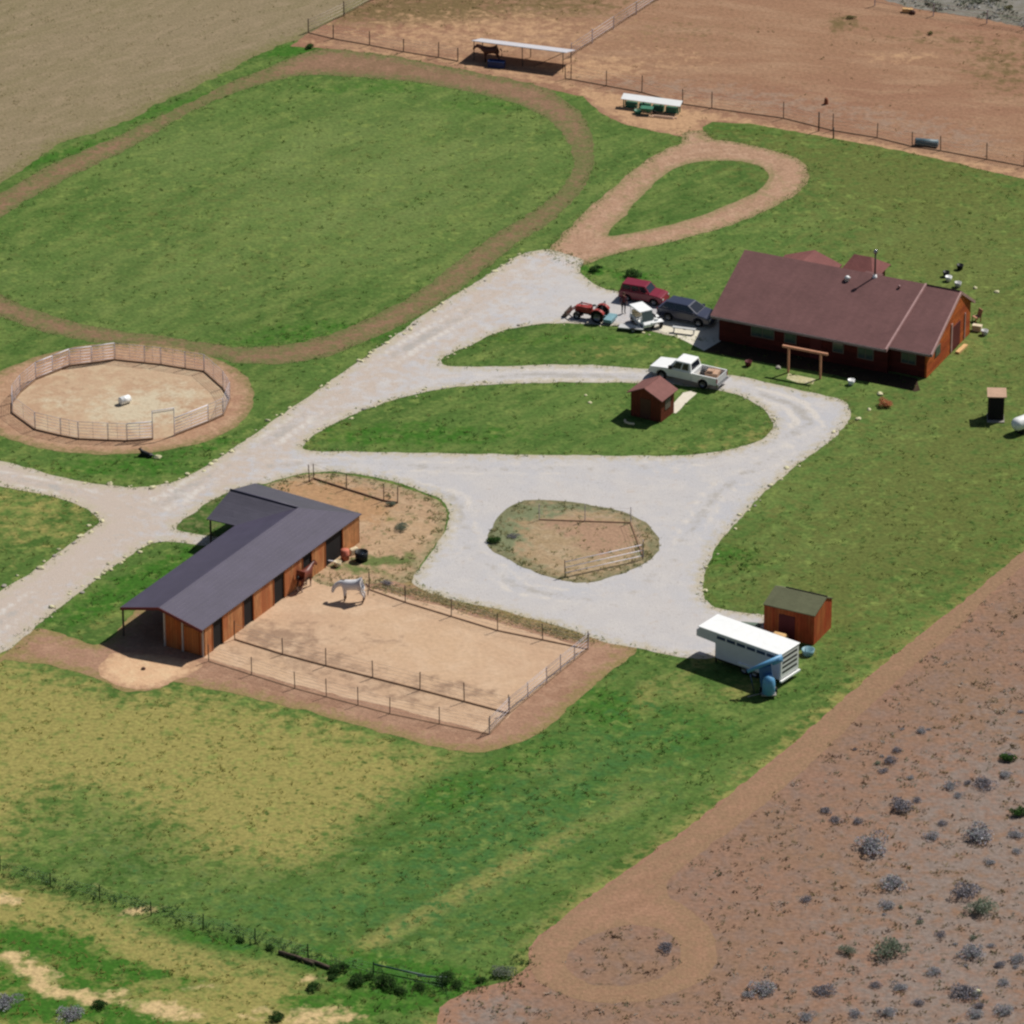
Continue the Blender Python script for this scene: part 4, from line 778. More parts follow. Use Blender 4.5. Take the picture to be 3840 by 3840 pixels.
# tractor, front to the left
tr = empty('tractor', 'small red tractor with front loader bucket left of the parked cars', 'tractor', (G(2216, 1206)+Vector((0, .55, 0))), R(158))
m = MB(); m.hexa([(-.1, -.25, .5), (1.25, -.23, .5), (1.25, .23, .5), (-.1, .25, .5), (-.1, -.27, 1.02), (1.2, -.22, .95), (1.2, .22, .95), (-.1, .27, 1.02)]); m.build('bonnet', mt['tractor'], tr, .05)
m = MB(); m.box(-1.05, .1, -.22, .22, .35, .62); m.box(.1, 1.2, -.12, .12, .35, .5); m.build('chassis', mt['black'], tr)
for s in (-1, 1):
    wheel(tr, -.75, s*.55, .52, .28); wheel(tr, .95, s*.48, .31, .18)
    m = MB(); m.prism([(-.75+.6*math.cos(a), s*.55-.16, .52+.6*math.sin(a)) for a in [R(20+12*k) for k in range(12)]]+[(-.75+.55*math.cos(a), s*.55-.16, .52+.55*math.sin(a)) for a in [R(20+12*k) for k in range(11, -1, -1)]], (0, .32, 0)); m.build('fender', mt['tractor'], tr)
    m = MB(); m.tube([(.05, s*.34, 1.0), (.9, s*.36, 1.02), (1.5, s*.36, .55), (1.85, s*.36, .3)], .05, 6); m.build('loader_arm', mt['tractor'], tr)
m = MB(); m.prism([(1.75, -.6, .12), (2.2, -.6, .06), (2.0, -.6, .2), (1.9, -.6, .5), (1.8, -.6, .55)], (0, 1.2, 0)); m.build('bucket', mt['post'], tr)
m = MB(); m.box(-.85, -.4, -.2, .2, .68, .8); m.box(-.93, -.83, -.2, .2, .78, 1.12); m.build('seat', mt['black'], tr)
m = MB(); m.tube([(-.98, -.42, .6), (-.98, -.42, 1.45), (-.98, .42, 1.45), (-.98, .42, .6)], .03); m.build('roll_bar', mt['black'], tr)
m = MB(); m.tube([(.7, .1, .95), (.7, .1, 1.35)], .03); m.build('exhaust', mt['black'], tr)
m = MB(); m.tube([(-.1, 0, 1.0), (-.28, 0, 1.12)], .02); m.lathe([(.16, 0), (.17, .02), (.16, .04)], 12, loc=(-.28, 0, 1.12)); m.build('steering_wheel', mt['black'], tr)
m = MB(); m.box(-1.9, -1.25, -.65, .65, .18, .42); m.tube([(-1.25, 0, .4), (-1.0, 0, .45)], .05); m.build('rear_mower', mt['ltblue'], tr)
# white cart and flat trailer
ct = empty('golf_cart', 'white open cart with a pale canopy and sloping grey windscreen between tractor and cars', 'cart', G(2408, 1218), R(-62))
k = .9
m = MB(); m.prism([(1.15, -.5, .25), (1.2, -.5, .5), (.85, -.5, .78), (.55, -.5, .8), (.5, -.5, .3), (-.2, -.5, .3), (-.25, -.5, .55), (-1.1, -.5, .65), (-1.15, -.5, .25)], (0, 1.0, 0)); m.build('body', mt['white'], ct, .06)
m = MB(); m.slab([(-1.05, -.58, 1.42), (.62, -.58, 1.42), (.62, .58, 1.42), (-1.05, .58, 1.42)], .1); m.build('canopy', mt['white'], ct, .04)
m = MB(); m.slab([(.66, -.46, 1.36), (.95, -.48, .74), (.95, .48, .74), (.66, .46, 1.36)][::-1], .02); m.build('windscreen', mt['screen'], ct)
m = MB()
for x in (-.95, .55):
    for y in (-.48, .48): m.tube([(x+(.3 if x > 0 else 0), y, .6), (x, y, 1.38)], .025)
m.build('canopy_post', mt['white'], ct)
for x in (-.75, .8):
    for s in (-1, 1): wheel(ct, x, s*.45, .23, .16)
m = MB(); m.box(-.75, -.3, -.45, .45, .62, .74); m.box(-.85, -.72, -.45, .45, .7, 1.02); m.build('seat', mt['cream'], ct)
ft = empty('flat_trailer', 'low flat grey-white trailer deck lying in front of the white cart', 'trailer', at(2368, 1238), R(-12))
m = MB(); m.box(-.95, .95, -.35, .35, .22, .3); m.build('deck', mt['offwhite'], ft); m = MB(); m.tube([(-.95, 0, .25), (-1.5, 0, .2)], .04); m.build('drawbar', mt['black'], ft)
for s in (-1, 1): wheel(ft, .2, s*.42, .2, .12)
atv = empty('quad_bike', 'white quad bike with black tyres standing right of the white cart', 'quad bike', at(2452, 1220), R(-70))
m = MB(); m.hexa([(-.55, -.2, .35), (.6, -.18, .35), (.6, .18, .35), (-.55, .2, .35), (-.5, -.2, .62), (.55, -.14, .78), (.55, .14, .78), (-.5, .2, .62)]); m.build('body', mt['white'], atv, .06)
m = MB(); m.box(-.55, .1, -.15, .15, .66, .76); m.build('seat', mt['black'], atv)
m = MB(); m.tube([(.3, 0, .7), (.2, 0, .98)], .03); m.tube([(.2, -.35, 1.0), (.2, .35, 1.0)], .025); m.build('handlebar', mt['black'], atv)
for x in (-.45, .5):
    for s in (-1, 1):
        wheel(atv, x, s*.36, .27, .2)
    m = MB(); m.box(x-.3, x+.3, -.5, .5, .56, .6); m.build('mudguard', mt['white'], atv, .02)

# horse trailer
to = empty('horse_trailer', 'long white gooseneck horse trailer with slatted rear gate by the orange shed', 'horse trailer', at(2915, 2568), R(-37.8))
m = MB(); m.prism([(.3, -.2, .5), (.3, -.2, 2.36), (-6.2, -.2, 2.36), (-6.55, -.2, 2.15), (-6.55, -.2, 1.65), (-5.0, -.2, 1.6), (-4.95, -.2, .5)], (0, 2.2, 0)); m.build('body', paint('lilac_white', S(226, 222, 236, 1.2), .5, .04), to, .05)
m = MB(); m.box(-6.4, .36, -.23, 2.03, 2.36, 2.44); m.build('roof', mt['white'], to, .03)
nq = [(-4.95, -.2, .5), (.3, -.2, .5), (.3, -.2, 2.36), (-4.95, -.2, 2.36)]
for k in range(6): panel_on(nq, .02+k*.155, .02+k*.155+.13, .8, .92, .006, .012).build('window', mt['dblue'], to)
for k in range(6): 
    fqz = [(.3, 2.0, .5), (-4.95, 2.0, .5), (-4.95, 2.0, 2.36), (.3, 2.0, 2.36)]
    panel_on(fqz, .05+k*.155, .05+k*.155+.12, .72, .86, .006, .012).build('window', mt['dblue'], to)
bq = [(.3, -.2, .5), (.3, 2.0, .5), (.3, 2.0, 2.36), (.3, -.2, 2.36)]
rg = panel_on(bq, .04, .96, .03, .97, .006, .03).build('rear_gate', mt['white'], to)
for z in (.22, .42, .60, .80): panel_on(bq, .12, .88, z, z+.075, .03, .016).build('gap_shade', mt['dark'], rg)  # dark strips painted as the shade between the gate slats
m = MB(); m.box(.3, .46, -.2, 2.0, .36, .48); m.build('rear_bumper', mt['white'], to)
m = MB(); m.box(-4.9, .25, -.1, 1.9, .36, .5); m.build('chassis', mt['dark'], to)
for x in (-2.6, -1.75):
    for y in (-.08, 1.88): wheel(to, x, y, .36, .2)
m = MB(); m.box(-3.05, -1.3, -.32, -.2, .72, .8); m.build('fender', mt['white'], to)
for y in (.1, 1.7): m = MB(); m.box(-5.15, -5.05, y-.04, y+.04, 0, 1.62); m.build('jack', mt['dark'], to)
m = MB(); m.tube([(-6.2, .9, 1.65), (-6.2, .9, 1.05)], .06); m.build('coupler', mt['dark'], to)
# blue farm machine
A1, B1 = G(2802, 2518, 1.7), G(2934, 2462, 2.65)
bm = empty('farm_machine', 'blue farm machine with slanting chute and rounded drum beside the white horse trailer', 'farm machine', (A1.x, A1.y, 0))
Ob = Vector((A1.x, A1.y, 0)); a, b = A1-Ob, B1-Ob
m = MB(); m.tube([a, b], .13, 8, r2=.2); m.build('chute', mt['blue'], bm)
m = MB(); m.tube([b-(b-a)*.3+Vector((0, 0, -.15)), b+Vector((-.05, .0, -.1))], .2, 8, r2=.27); m.build('hopper', mt['blue'], bm)
mid = (a+b)/2; dp = G(2882, 2612)-Ob
m = MB(); m.hexa([(dp.x-.5, dp.y+.3, .5), (dp.x+.4, dp.y+.2, .5), (dp.x+.4, dp.y+.9, .5), (dp.x-.5, dp.y+1.0, .5), (mid.x-.4, mid.y-.2, mid.z-.3), (mid.x+.4, mid.y-.2, mid.z), (mid.x+.4, mid.y+.25, mid.z), (mid.x-.4, mid.y+.25, mid.z-.3)]); m.build('housing', paint('mid_blue', S(74, 120, 176), .45), bm, .04)
m = MB(); m.lathe([(.34, .2), (.42, .28), (.43, .9), (.4, 1.25), (.28, 1.5), (.08, 1.6)], 16, loc=(dp.x, dp.y, 0)); m.build('drum', mt['blue'], bm)
m = MB(); m.box(dp.x-.5, dp.x+.5, dp.y-.35, dp.y+.9, .2, .28); m.tube([(dp.x-.5, dp.y, .22), (dp.x-1.4, dp.y-.4, .2)], .04); m.build('frame', mt['stone2'], bm)
for k in (-.52, .52): wheel(bm, dp.x+k, dp.y+.35, .25, .12).rotation_euler = (0, 0, R(90))
m = MB(); m.tube([a+Vector((.15, 0, 0)), (a.x+.5, a.y+.2, 0)], .03); m.build('leg', mt['dblue'], bm)
small('tub', 'pale blue tub on the ground by the rear corner of the white horse trailer', 'tub', at(3030, 2455), .4, lambda m: m.lathe([(.36, 0), (.45, .42), (.41, .42), (.33, .06)], 16), mt['ltblue'])
small('tarp', 'grey-green folded tarp lying on the gravel edge between horse trailer and orange shed', 'tarp', at(2808, 2345), R(-15), lambda m: m.hexa([(-.9, -.35, 0), (.8, -.4, 0), (.9, .4, 0), (-.7, .35, 0), (-.7, -.2, .16), (.6, -.2, .22), (.65, .2, .2), (-.55, .2, .13)]), paint('grey_green_tarp', S(108, 124, 110), .8), bevel=.06)
small('round_bale', 'round straw bale half hidden between the white horse trailer and the orange shed', 'bale', at(2922, 2424), R(-30), lambda m: m.lathe([(.44, -.45), (.5, -.4), (.5, .4), (.44, .45)], 20, axis='x', loc=(0, 0, .5)), mt['straw'])

# ---------------------------------------------------------------- skinned figures
def skin(name, V, E_, Rd, mats, root=0, sub=1, zmat=None, parent=None):
    me = bpy.data.meshes.new(name+'_tmp'); me.from_pydata(V, E_, [])
    o = bpy.data.objects.new(name+'_tmp', me); COL.objects.link(o)
    sk = o.modifiers.new('skin', 'SKIN'); sk.use_smooth_shade = True
    su = o.modifiers.new('sub', 'SUBSURF'); su.levels = sub; su.render_levels = sub
    for i, r in enumerate(Rd):
        s = me.skin_vertices[0].data[i]; s.radius = r if isinstance(r, tuple) else (r, r); s.use_root = (i == root)
    dg = bpy.context.evaluated_depsgraph_get(); m2 = bpy.data.meshes.new_from_object(o.evaluated_get(dg)); m2.name = name
    bpy.data.objects.remove(o); m2.materials.clear()
    for m in mats: m2.materials.append(m)
    for p in m2.polygons:
        p.use_smooth = True
        if zmat: p.material_index = zmat(p.center)
    r = bpy.data.objects.new(name, m2); COL.objects.link(r)
    if parent: r.parent = parent
    return r
def horse(label, loc, rz, sc, coat, low, dark, neck='up', blaze=None):
    e = empty('horse', label, 'horse', loc, rz); e.scale = (sc,)*3
    V = [(-.55, 0, 1.2), (-.2, 0, 1.14), (.2, 0, 1.12), (.52, 0, 1.2)]; Rd = [(.27, .27), (.29, .3), (.28, .3), (.25, .3)]
    E_ = [(0, 1), (1, 2), (2, 3)]
    if neck == 'up': N_ = [(.78, 0, 1.42), (.98, 0, 1.68), (1.1, 0, 1.86), (1.3, 0, 1.76), (1.5, 0, 1.6)]
    elif neck == 'down': N_ = [(.76, 0, 1.22), (.98, .04, 1.1), (1.16, .08, .96), (1.26, .1, .74), (1.3, .1, .52)]
    else: N_ = [(.8, 0, 1.34), (1.08, 0, 1.46), (1.3, 0, 1.5), (1.48, 0, 1.34), (1.6, 0, 1.14)]
    nr = [(.14, .2), (.1, .15), (.1, .13), (.085, .1), (.06, .07)]
    b = len(V); V += N_; Rd += nr; E_ += [(3, b)]+[(b+i, b+i+1) for i in range(4)]
    for s in (-1, 1):
        for (hx, att, P) in (('f', 3, [(.5, .17*s, .95), (.5, .17*s, .72), (.52, .17*s, .42), (.5, .17*s, .12), (.54, .17*s, .02)]),
                             ('h', 0, [(-.58, .18*s, .95), (-.5, .18*s, .74), (-.7, .18*s, .5), (-.66, .18*s, .14), (-.61, .18*s, .02)])):
            b = len(V); V += P; Rd += [.13, .085, .055, .042, .06]; E_ += [(att, b)]+[(b+i, b+i+1) for i in range(4)]
    Rd = [tuple(q*1.22 for q in (r_ if isinstance(r_, tuple) else (r_, r_))) for r_ in Rd]
    skin('body', V, E_, Rd, [coat, low], 1, 1, lambda c: 1 if c.z < .42 else 0, e)
    hd = Vector(N_[2]); nz = Vector(N_[4])
    for s in (-1, 1):
        m = MB(); m.tube([hd+Vector((0, .06*s, .06)), hd+Vector((-.01, .08*s, .2))], .035, 5, r2=.008); m.build('ear', coat, e)
    m = MB()
    P = [Vector(V[3])+Vector((0, 0, .2)), Vector(N_[0])+Vector((-.08, 0, .15)), Vector(N_[1])+Vector((-.08, 0, .12)), hd+Vector((-.03, 0, .12))]
    for a, b in zip(P, P[1:]): m.hexa([a+Vector((-.04, -.03, -.1)), b+Vector((-.04, -.03, -.1)), b+Vector((-.04, .03, -.1)), a+Vector((-.04, .03, -.1)), a+Vector((0, -.02, .06)), b+Vector((0, -.02, .06)), b+Vector((0, .02, .06)), a+Vector((0, .02, .06))])
    m.build('mane', dark, e)
    m = MB(); m.tube([(-.8, 0, 1.3), (-.93, 0, 1.15), (-.95, .02, .8), (-.92, .02, .5)], .06, 6, r2=.03); m.build('tail', dark, e)
    if blaze:
        m = MB(); d = (nz-hd); m.tube([hd+d*.25+Vector((.07, 0, .09)), hd+d*.95+Vector((.06, 0, .05))], .03, 5); m.build('blaze', blaze, e)
    return e
bay = paint('bay_coat', S(104, 58, 46), .5); hd_ = paint('dark_hair', S(26, 20, 20), .6); grey_c = paint('grey_coat', S(232, 230, 232, 1.2), .5, .08, 5); grey_l = paint('grey_legs', S(120, 96, 84), .6)
chest_c = paint('chestnut_coat', S(120, 58, 44), .45)
horse('dark brown horse standing with raised head in front of the white-roofed field shelter', G(1842, 233), R(174), .95, bay, hd_, hd_, 'mid')
horse('pale grey horse standing in the sand paddock near the fence', G(1325, 2254), R(170), 1.1, grey_c, grey_l, grey_l, 'down')
horse('chestnut horse standing against the stable wall seen from behind', G(1143, 2206), R(60), .98, chest_c, paint('pale_sock', S(214, 196, 184), .6), hd_, 'mid')
def dog():
    e = empty('dog', 'black dog lying on the grass below the round pen beside a pale rock', 'dog', at(550, 1712), R(160)); e.scale = (1.15,)*3
    V = [(-.3, 0, .16), (0, 0, .18), (.25, 0, .22), (.36, 0, .36), (.42, 0, .46), (.56, 0, .43), (.35, .1, .06), (.55, .12, .04), (.35, -.1, .06), (.55, -.12, .04), (-.25, .16, .1), (-.05, .2, .04), (-.25, -.16, .1), (-.05, -.2, .04), (-.48, 0, .14), (-.68, .1, .05)]
    E_ = [(0, 1), (1, 2), (2, 3), (3, 4), (4, 5), (2, 6), (6, 7), (2, 8), (8, 9), (0, 10), (10, 11), (0, 12), (12, 13), (0, 14), (14, 15)]
    skin('body', V, E_, [.14, .14, .14, .09, .09, .045, .05, .035, .05, .035, .07, .035, .07, .035, .04, .02], [mt['black']], 1, 1, None, e)
    for s in (-1, 1): m = MB(); m.tube([(.4, .06*s, .52), (.38, .09*s, .6)], .03, 5, r2=.01); m.build('ear', mt['black'], e)
dog()
def person():
    e = empty('person', 'person in dark trousers and dark red top standing behind the dark red off-road car', 'person', G(2338, 1176), R(-70))
    V = [(0, 0, .95), (0, 0, 1.15), (0, 0, 1.36), (0, 0, 1.47), (.01, 0, 1.57), (.015, 0, 1.66)]; Rd = [(.13, .1), (.12, .09), (.15, .1), .055, .085, .08]
    E_ = [(0, 1), (1, 2), (2, 3), (3, 4), (4, 5)]
    for s in (-1, 1):
        b = len(V); V += [(0, .1*s, .86), (.02, .11*s, .48), (-.02, .11*s, .1), (.12, .13*s, .04)]; Rd += [.09, .06, .04, .035]; E_ += [(0, b), (b, b+1), (b+1, b+2), (b+2, b+3)]
        b = len(V); V += [(0, .19*s, 1.38), (-.03, .25*s, 1.12), (.06, .24*s, .9), (.09, .24*s, .82)]; Rd += [.055, .042, .03, (.035, .02)]; E_ += [(2, b), (b, b+1), (b+1, b+2), (b+2, b+3)]
        for k, (dx, L) in enumerate(((-.03, .07), (-.01, .085), (.01, .08), (.03, .065))):
            c = len(V); V += [(.09+dx, .24*s, .79), (.1+dx, .235*s, .79-L*.55), (.115+dx, .225*s, .79-L)]; Rd += [.010, .009, .007]; E_ += [(b+3, c), (c, c+1), (c+1, c+2)]
        c = len(V); V += [(.13, .225*s, .82), (.15, .215*s, .78)]; Rd += [.011, .009]; E_ += [(b+3, c), (c, c+1)]
    sk_, sh, tr_, bt_ = paint('skin', S(196, 150, 124), .6), mt['darkred'], paint('dark_trousers', S(40, 34, 38), .8), paint('boots', S(30, 24, 22), .7)
    def zm(c):
        if c.z > 1.46: return 0
        if c.z < .1: return 3
        if abs(c.y) > .17 and c.z < 1.0: return 0
        return 1 if c.z > .96 else 2
    skin('body', V, E_, Rd, [sk_, sh, tr_, bt_], 0, 1, zm, e)
    m = MB(); m.lathe([(.088, 1.62), (.1, 1.66), (.095, 1.72), (.06, 1.77), (.01, 1.785)], 12, loc=(-.012, 0, 0)); m.build('hair', mt['brown'], e)
    m = MB(); m.tube([(.09, 0, 1.64), (.115, 0, 1.605)], .012, 5); m.build('nose', sk_, e)
    for s in (-1, 1):
        m = MB(); m.lathe([(.012, -.004), (.012, .004)], 8, axis='x', loc=(.092, .032*s, 1.645)); m.build('eye', mt['black'], e)
        m = MB(); m.tube([(.01, .09*s, 1.61), (.01, .098*s, 1.66)], .015, 5); m.build('ear', sk_, e)
    m = MB(); m.box(.083, .096, -.022, .022, 1.572, 1.58); m.build('mouth', mt['darkred'], e)
person()

# ---------------------------------------------------------------- small things
def rock_mesh(seed, mat):
    r = random.Random(seed); bm = bmesh.new(); bmesh.ops.create_icosphere(bm, subdivisions=2, radius=.5)
    o1 = Vector((r.random()*9, r.random()*9, 1))
    for v in bm.verts:
        n = noise.noise(v.co*2.1+o1); v.co *= 1+.5*n; v.co.z = max(-.12, v.co.z*.7)
        v.co.z += .12
    me = bpy.data.meshes.new('rock'); bm.to_mesh(me); bm.free(); me.materials.append(mat); return me
RM = [rock_mesh(i, mt['stone'] if i < 5 else mt['stone2']) for i in range(8)]
NR = [0]
def rock(p, s, label, group=None, which=None):
    o = bpy.data.objects.new('rock', RM[which if which is not None else random.choice((0, 1, 2, 3, 4, 4, 5))]); COL.objects.link(o)
    o.location = p; o.rotation_euler = (0, 0, random.random()*6.28); o.scale = (s*random.uniform(.8, 1.35), s*random.uniform(.7, 1.1), s*random.uniform(.6, .9)); NR[0] += 1
    return tag(o, label, 'rock', group)
def rock_row(V, n, s, label, off=.38, skip=.38):
    P = [GV(x, y) for x, y in V]; L = [0]
    for a, b in zip(P, P[1:]): L.append(L[-1]+(b-a).length)
    for i in range(n):
        if random.random() < skip: continue
        d = L[-1]*(i+random.uniform(.1, .9))/n; k = max(j for j in range(len(P)-1) if L[j] <= d); t = (d-L[k])/(L[k+1]-L[k])
        p = P[k].lerp(P[k+1], t)+Vector((random.uniform(-off, off), random.uniform(-off, off), 0))
        rock(p, s*random.uniform(.4, 1.2), label, 'pale rocks edging the gravel driveway')
rock_row([(335, 908), (380, 886), (450, 842), (520, 792), (600, 737), (680, 682), (750, 632), (820, 582), (890, 540), (945, 504), (985, 481)], 78, .34, 'pale rock in the long row along the upper drive beside the oval track')
rock_row([(150, 910), (200, 917), (270, 921), (330, 910)], 12, .42, 'pale rock at the bend of the drive below the round pen')
rock_row([(84, 1166), (120, 1136), (180, 1092), (240, 1048), (298, 1018)], 26, .36, 'pale rock in the row between the drive and the grass left of the barn')
rock_row([(0, 1112), (60, 1077), (120, 1034), (172, 996), (188, 984)], 18, .4, 'pale rock edging the grass corner at the left edge of the photo')
rock_row([(188, 984), (170, 961), (110, 938), (50, 925), (0, 916)], 14, .26, 'small rock along the upper edge of the left grass corner')
rock_row([(835, 682), (850, 668), (880, 654), (930, 629), (990, 614), (1060, 609), (1150, 614), (1240, 630)], 30, .26, 'pale rock round the left tip of the upper grass island by the tractor')
rock_row([(575, 840), (600, 814), (660, 783), (740, 753), (830, 733), (930, 723)], 24, .32, 'pale rock along the left tip of the large grass island with the garden shed')
rock_row([(1380, 740), (1430, 765), (1457, 792), (1457, 815)], 7, .3, 'pale rock at the right end of the large grass island')
rock_row([(1604, 770), (1600, 795), (1555, 842), (1500, 880), (1450, 922), (1400, 975), (1360, 1020), (1338, 1058), (1327, 1100), (1330, 1130)], 32, .34, 'pale rock edging the right side of the gravel drive below the ranch house')
for (x, y, s) in ((1113, 760, .32), (1105, 746, .26)): rock(GV(x, y), s, 'pale rock alone in the grass left of the garden shed', 'two pale rocks in the island grass', 0)
rock(G(590, 1716), .55, 'pale flat rock right of the black dog', None, 1); rock(G(3657, 1082), .4, 'pale rock in the lawn right behind the ranch house gable', None, 0); rock(G(3737, 1096), .42, 'pale rock standing alone in the lawn far right of the ranch house', None, 2)
rock(G(2919, 1380), .5, 'grey rock by the front wall left of the wooden arbor', None, 6); rock(G(3300, 1478), .42, 'pale rock in front of the right end of the ranch house', None, 3)
rock(G(3259, 1536), .38, 'pale rock left of the rust-brown shrub', None, 1); rock(G(3219, 1572), .42, 'pale rock at the top corner of the drive below the rust-brown shrub', None, 2)
rock(G(3668, 3718), .34, 'bright white rock on the sagebrush slope at the bottom right', None, 0)
bucket = lambda m: m.lathe([(.2, 0), (.28, .4), (.25, .4), (.17, .05)], 14)
small('bucket', 'black bucket standing farthest behind the ranch house', 'bucket', at(3600, 1010), 0, bucket, mt['black']); small('bucket', 'black bucket just above the white tub behind the ranch house', 'bucket', at(3548, 1036), 0, bucket, mt['black'])
small('tub', 'white tub below the black bucket behind the ranch house', 'tub', at(3557, 1054), 0, bucket, mt['white']); small('tub', 'pale tub nearest the roof behind the ranch house', 'tub', at(3592, 1076), 0, bucket, mt['offwhite'])
small('storage_box', 'white box standing by the rear corner of the ranch house gable wall', 'box', at(3664, 1240), R(-20), lambda m: (m.box(-.35, .35, -.2, .2, 0, .42), m.box(-.37, .37, -.22, .22, .42, .48)), mt['cream'], bevel=.02)
small('bucket', 'small pale bucket right of the white box by the gable wall', 'bucket', at(3692, 1256), 0, bucket, mt['offwhite'])
lc = empty('garden_chair', 'brown wooden garden chair behind the white box at the rear corner of the house', 'chair', at(3662, 1205), R(-60))
m = MB(); m.box(-.25, .25, -.25, .25, .36, .42); m.build('seat', mt['wood'], lc); m = MB(); m.hexa([(-.25, .2, .42), (.25, .2, .42), (.25, .25, .42), (-.25, .25, .42), (-.25, .34, .95), (.25, .34, .95), (.25, .39, .95), (-.25, .39, .95)]); m.build('backrest', mt['wood'], lc)
for x in (-.22, .22):
    for y in (-.22, .22): m = MB(); m.box(x-.03, x+.03, y-.03, y+.03, 0, .36); m.build('leg', mt['wood'], lc)
small('plank', 'yellow-tan plank lying along the base of the gable wall', 'plank', at(3606, 1312), R(62), lambda m: m.box(-.8, .8, -.16, .16, 0, .16), mt['straw'])
small('flower_pot', 'dark red pot by the front wall near the left end of the ranch house', 'pot', at(2806, 1372), 0, bucket, mt['darkred'])
small('flower_pot', 'white pot by the front wall right of the wooden arbor', 'pot', at(3192, 1442), 0, bucket, mt['white'])
small('log', 'pale bent log lying in the shade beside the garden shed', 'log', at(2362, 1592), R(-20), lambda m: m.tube([(-.5, .35, .12), (-.35, 0, .14), (.0, -.1, .12), (.35, 0, .1)], .09, 7), mt['cream'])
small('picnic_bench', 'long white bench on the concrete pad beside the ranch house', 'bench', at(2565, 1250), R(-17), lambda m: (m.box(-.9, .9, -.15, .15, .4, .46), m.box(-.8, -.74, -.12, .12, 0, .4), m.box(.74, .8, -.12, .12, 0, .4)), mt['offwhite'])
small('feed_sack', 'cream feed sack against the stable wall behind the red-brown drum', 'sack', at(1326, 2076), R(30), lambda m: m.hexa([(-.42, -.3, 0), (.35, -.25, 0), (.35, .25, 0), (-.35, .25, 0), (-.3, -.2, .42), (.28, -.22, .5), (.3, .2, .46), (-.28, .22, .4)]), mt['cream'], bevel=.1)
small('drum', 'red-brown drum with pinkish top between the stable wall and the black water tub', 'drum', at(1294, 2098), 0, lambda m: m.lathe([(.3, 0), (.3, .35), (.32, .37), (.3, .4), (.3, .75), (.05, .76)], 16), mt['pink'])
wt = empty('water_tub', 'big round black water tub in the dirt yard beside the stable', 'water tub', at(1356, 2102)); m = MB(); m.lathe([(.42, 0), (.47, .7), (.42, .7), (.38, .1)], 20); m.build('tub', mt['black'], wt)
m = MB(); m.lathe([(.36, .56), (.01, .57)], 16); m.build('water', mt['autoglass'], wt)
small('bucket', 'pinkish-white bucket on the ground between the pale grey horse and the stable', 'bucket', at(1266, 2124), 0, bucket, mt['cream'])
small('pole', 'pale pole lying from the stable wall to the pinkish-white bucket', 'pole', at(1228, 2118), R(-10), lambda m: m.tube([(-.7, 0, .4), (.6, 0, .3)], .04, 6), mt['pipe'])
small('stone', 'small dark stone on the sand patch in front of the barn', 'stone', at(538, 2510), 0, lambda m: m.lathe([(.14, 0), (.16, .08), (.08, .15), (.01, .17)], 7), mt['brown'])
for (px, py, L, lab) in ((1112, 3598, 2.6, 'long weathered log lying along the low wire fence'), (1190, 3620, 1.8, 'shorter weathered log overlapping the long one at the low wire fence')):
    small('log', lab, 'log', at(px, py), R(-32), lambda m: m.tube([(-L/2, 0, .13), (0, .04, .15), (L/2, 0, .11)], .12, 8), mt['logwood'])
small('irrigation_pipe', 'dark teal irrigation pipe lying in the bushes at the lower fence', 'pipe', at(1500, 3655), R(-22), lambda m: m.tube([(-1.7, 0, .35), (1.7, 0, .3)], .06, 8), paint('teal_steel', S(48, 82, 78), .5))
small('irrigation_pipe', 'short grey-teal pipe right of the long dark teal pipe at the lower fence', 'pipe', at(1620, 3680), R(-8), lambda m: m.tube([(-.9, 0, .3), (.9, 0, .35)], .06, 8), paint('teal_grey_steel', S(64, 86, 82), .5))

# ---------------------------------------------------------------- foliage
def leafmat(name, soft_n=.45):
    m, nt, b = newmat(name, .8, 0, .15); a = nd(nt, 'ShaderNodeAttribute', attribute_name='tint')
    nt.links.new(a.outputs['Color'], b.inputs['Base Color'])
    g = nd(nt, 'ShaderNodeNewGeometry'); v = nd(nt, 'ShaderNodeVectorMath', operation='SCALE'); nt.links.new(g.outputs['Normal'], v.inputs[0]); v.inputs['Scale'].default_value = soft_n
    u = nd(nt, 'ShaderNodeVectorMath', operation='ADD'); nt.links.new(v.outputs[0], u.inputs[0]); u.inputs[1].default_value = (0, 0, 1)
    nn = nd(nt, 'ShaderNodeVectorMath', operation='NORMALIZE'); nt.links.new(u.outputs[0], nn.inputs[0]); nt.links.new(nn.outputs[0], b.inputs['Normal'])
    tr = nd(nt, 'ShaderNodeBsdfTranslucent'); nt.links.new(a.outputs['Color'], tr.inputs['Color']); mx = nd(nt, 'ShaderNodeMixShader'); mx.inputs[0].default_value = .62
    nt.links.new(b.outputs[0], mx.inputs[1]); nt.links.new(tr.outputs[0], mx.inputs[2]); nt.links.new(mx.outputs[0], nt.nodes['Material Output'].inputs['Surface']); return m
LEAF = leafmat('leaf_tint'); BUSHL = leafmat('bush_leaf', .45)
def tri_mesh(name, V, F, C, mat, parent=None):
    "V nx3, F mx3, C mx3 colours per face"
    me = bpy.data.meshes.new(name); n, m = len(V), len(F)
    me.vertices.add(n); me.vertices.foreach_set('co', V.astype(np.float32).ravel())
    me.loops.add(m*3); me.loops.foreach_set('vertex_index', F.astype(np.int32).ravel())
    me.polygons.add(m); me.polygons.foreach_set('loop_start', np.arange(0, m*3, 3, dtype=np.int32))
    me.update(calc_edges=True)
    a = me.attributes.new('tint', 'FLOAT_COLOR', 'CORNER'); cc = np.ones((m*3, 4), np.float32); cc[:, :3] = np.repeat(C, 3, 0); a.data.foreach_set('color', cc.ravel())
    me.materials.append(mat); me.validate()
    o = bpy.data.objects.new(name, me); COL.objects.link(o)
    if parent: o.parent = parent
    return o
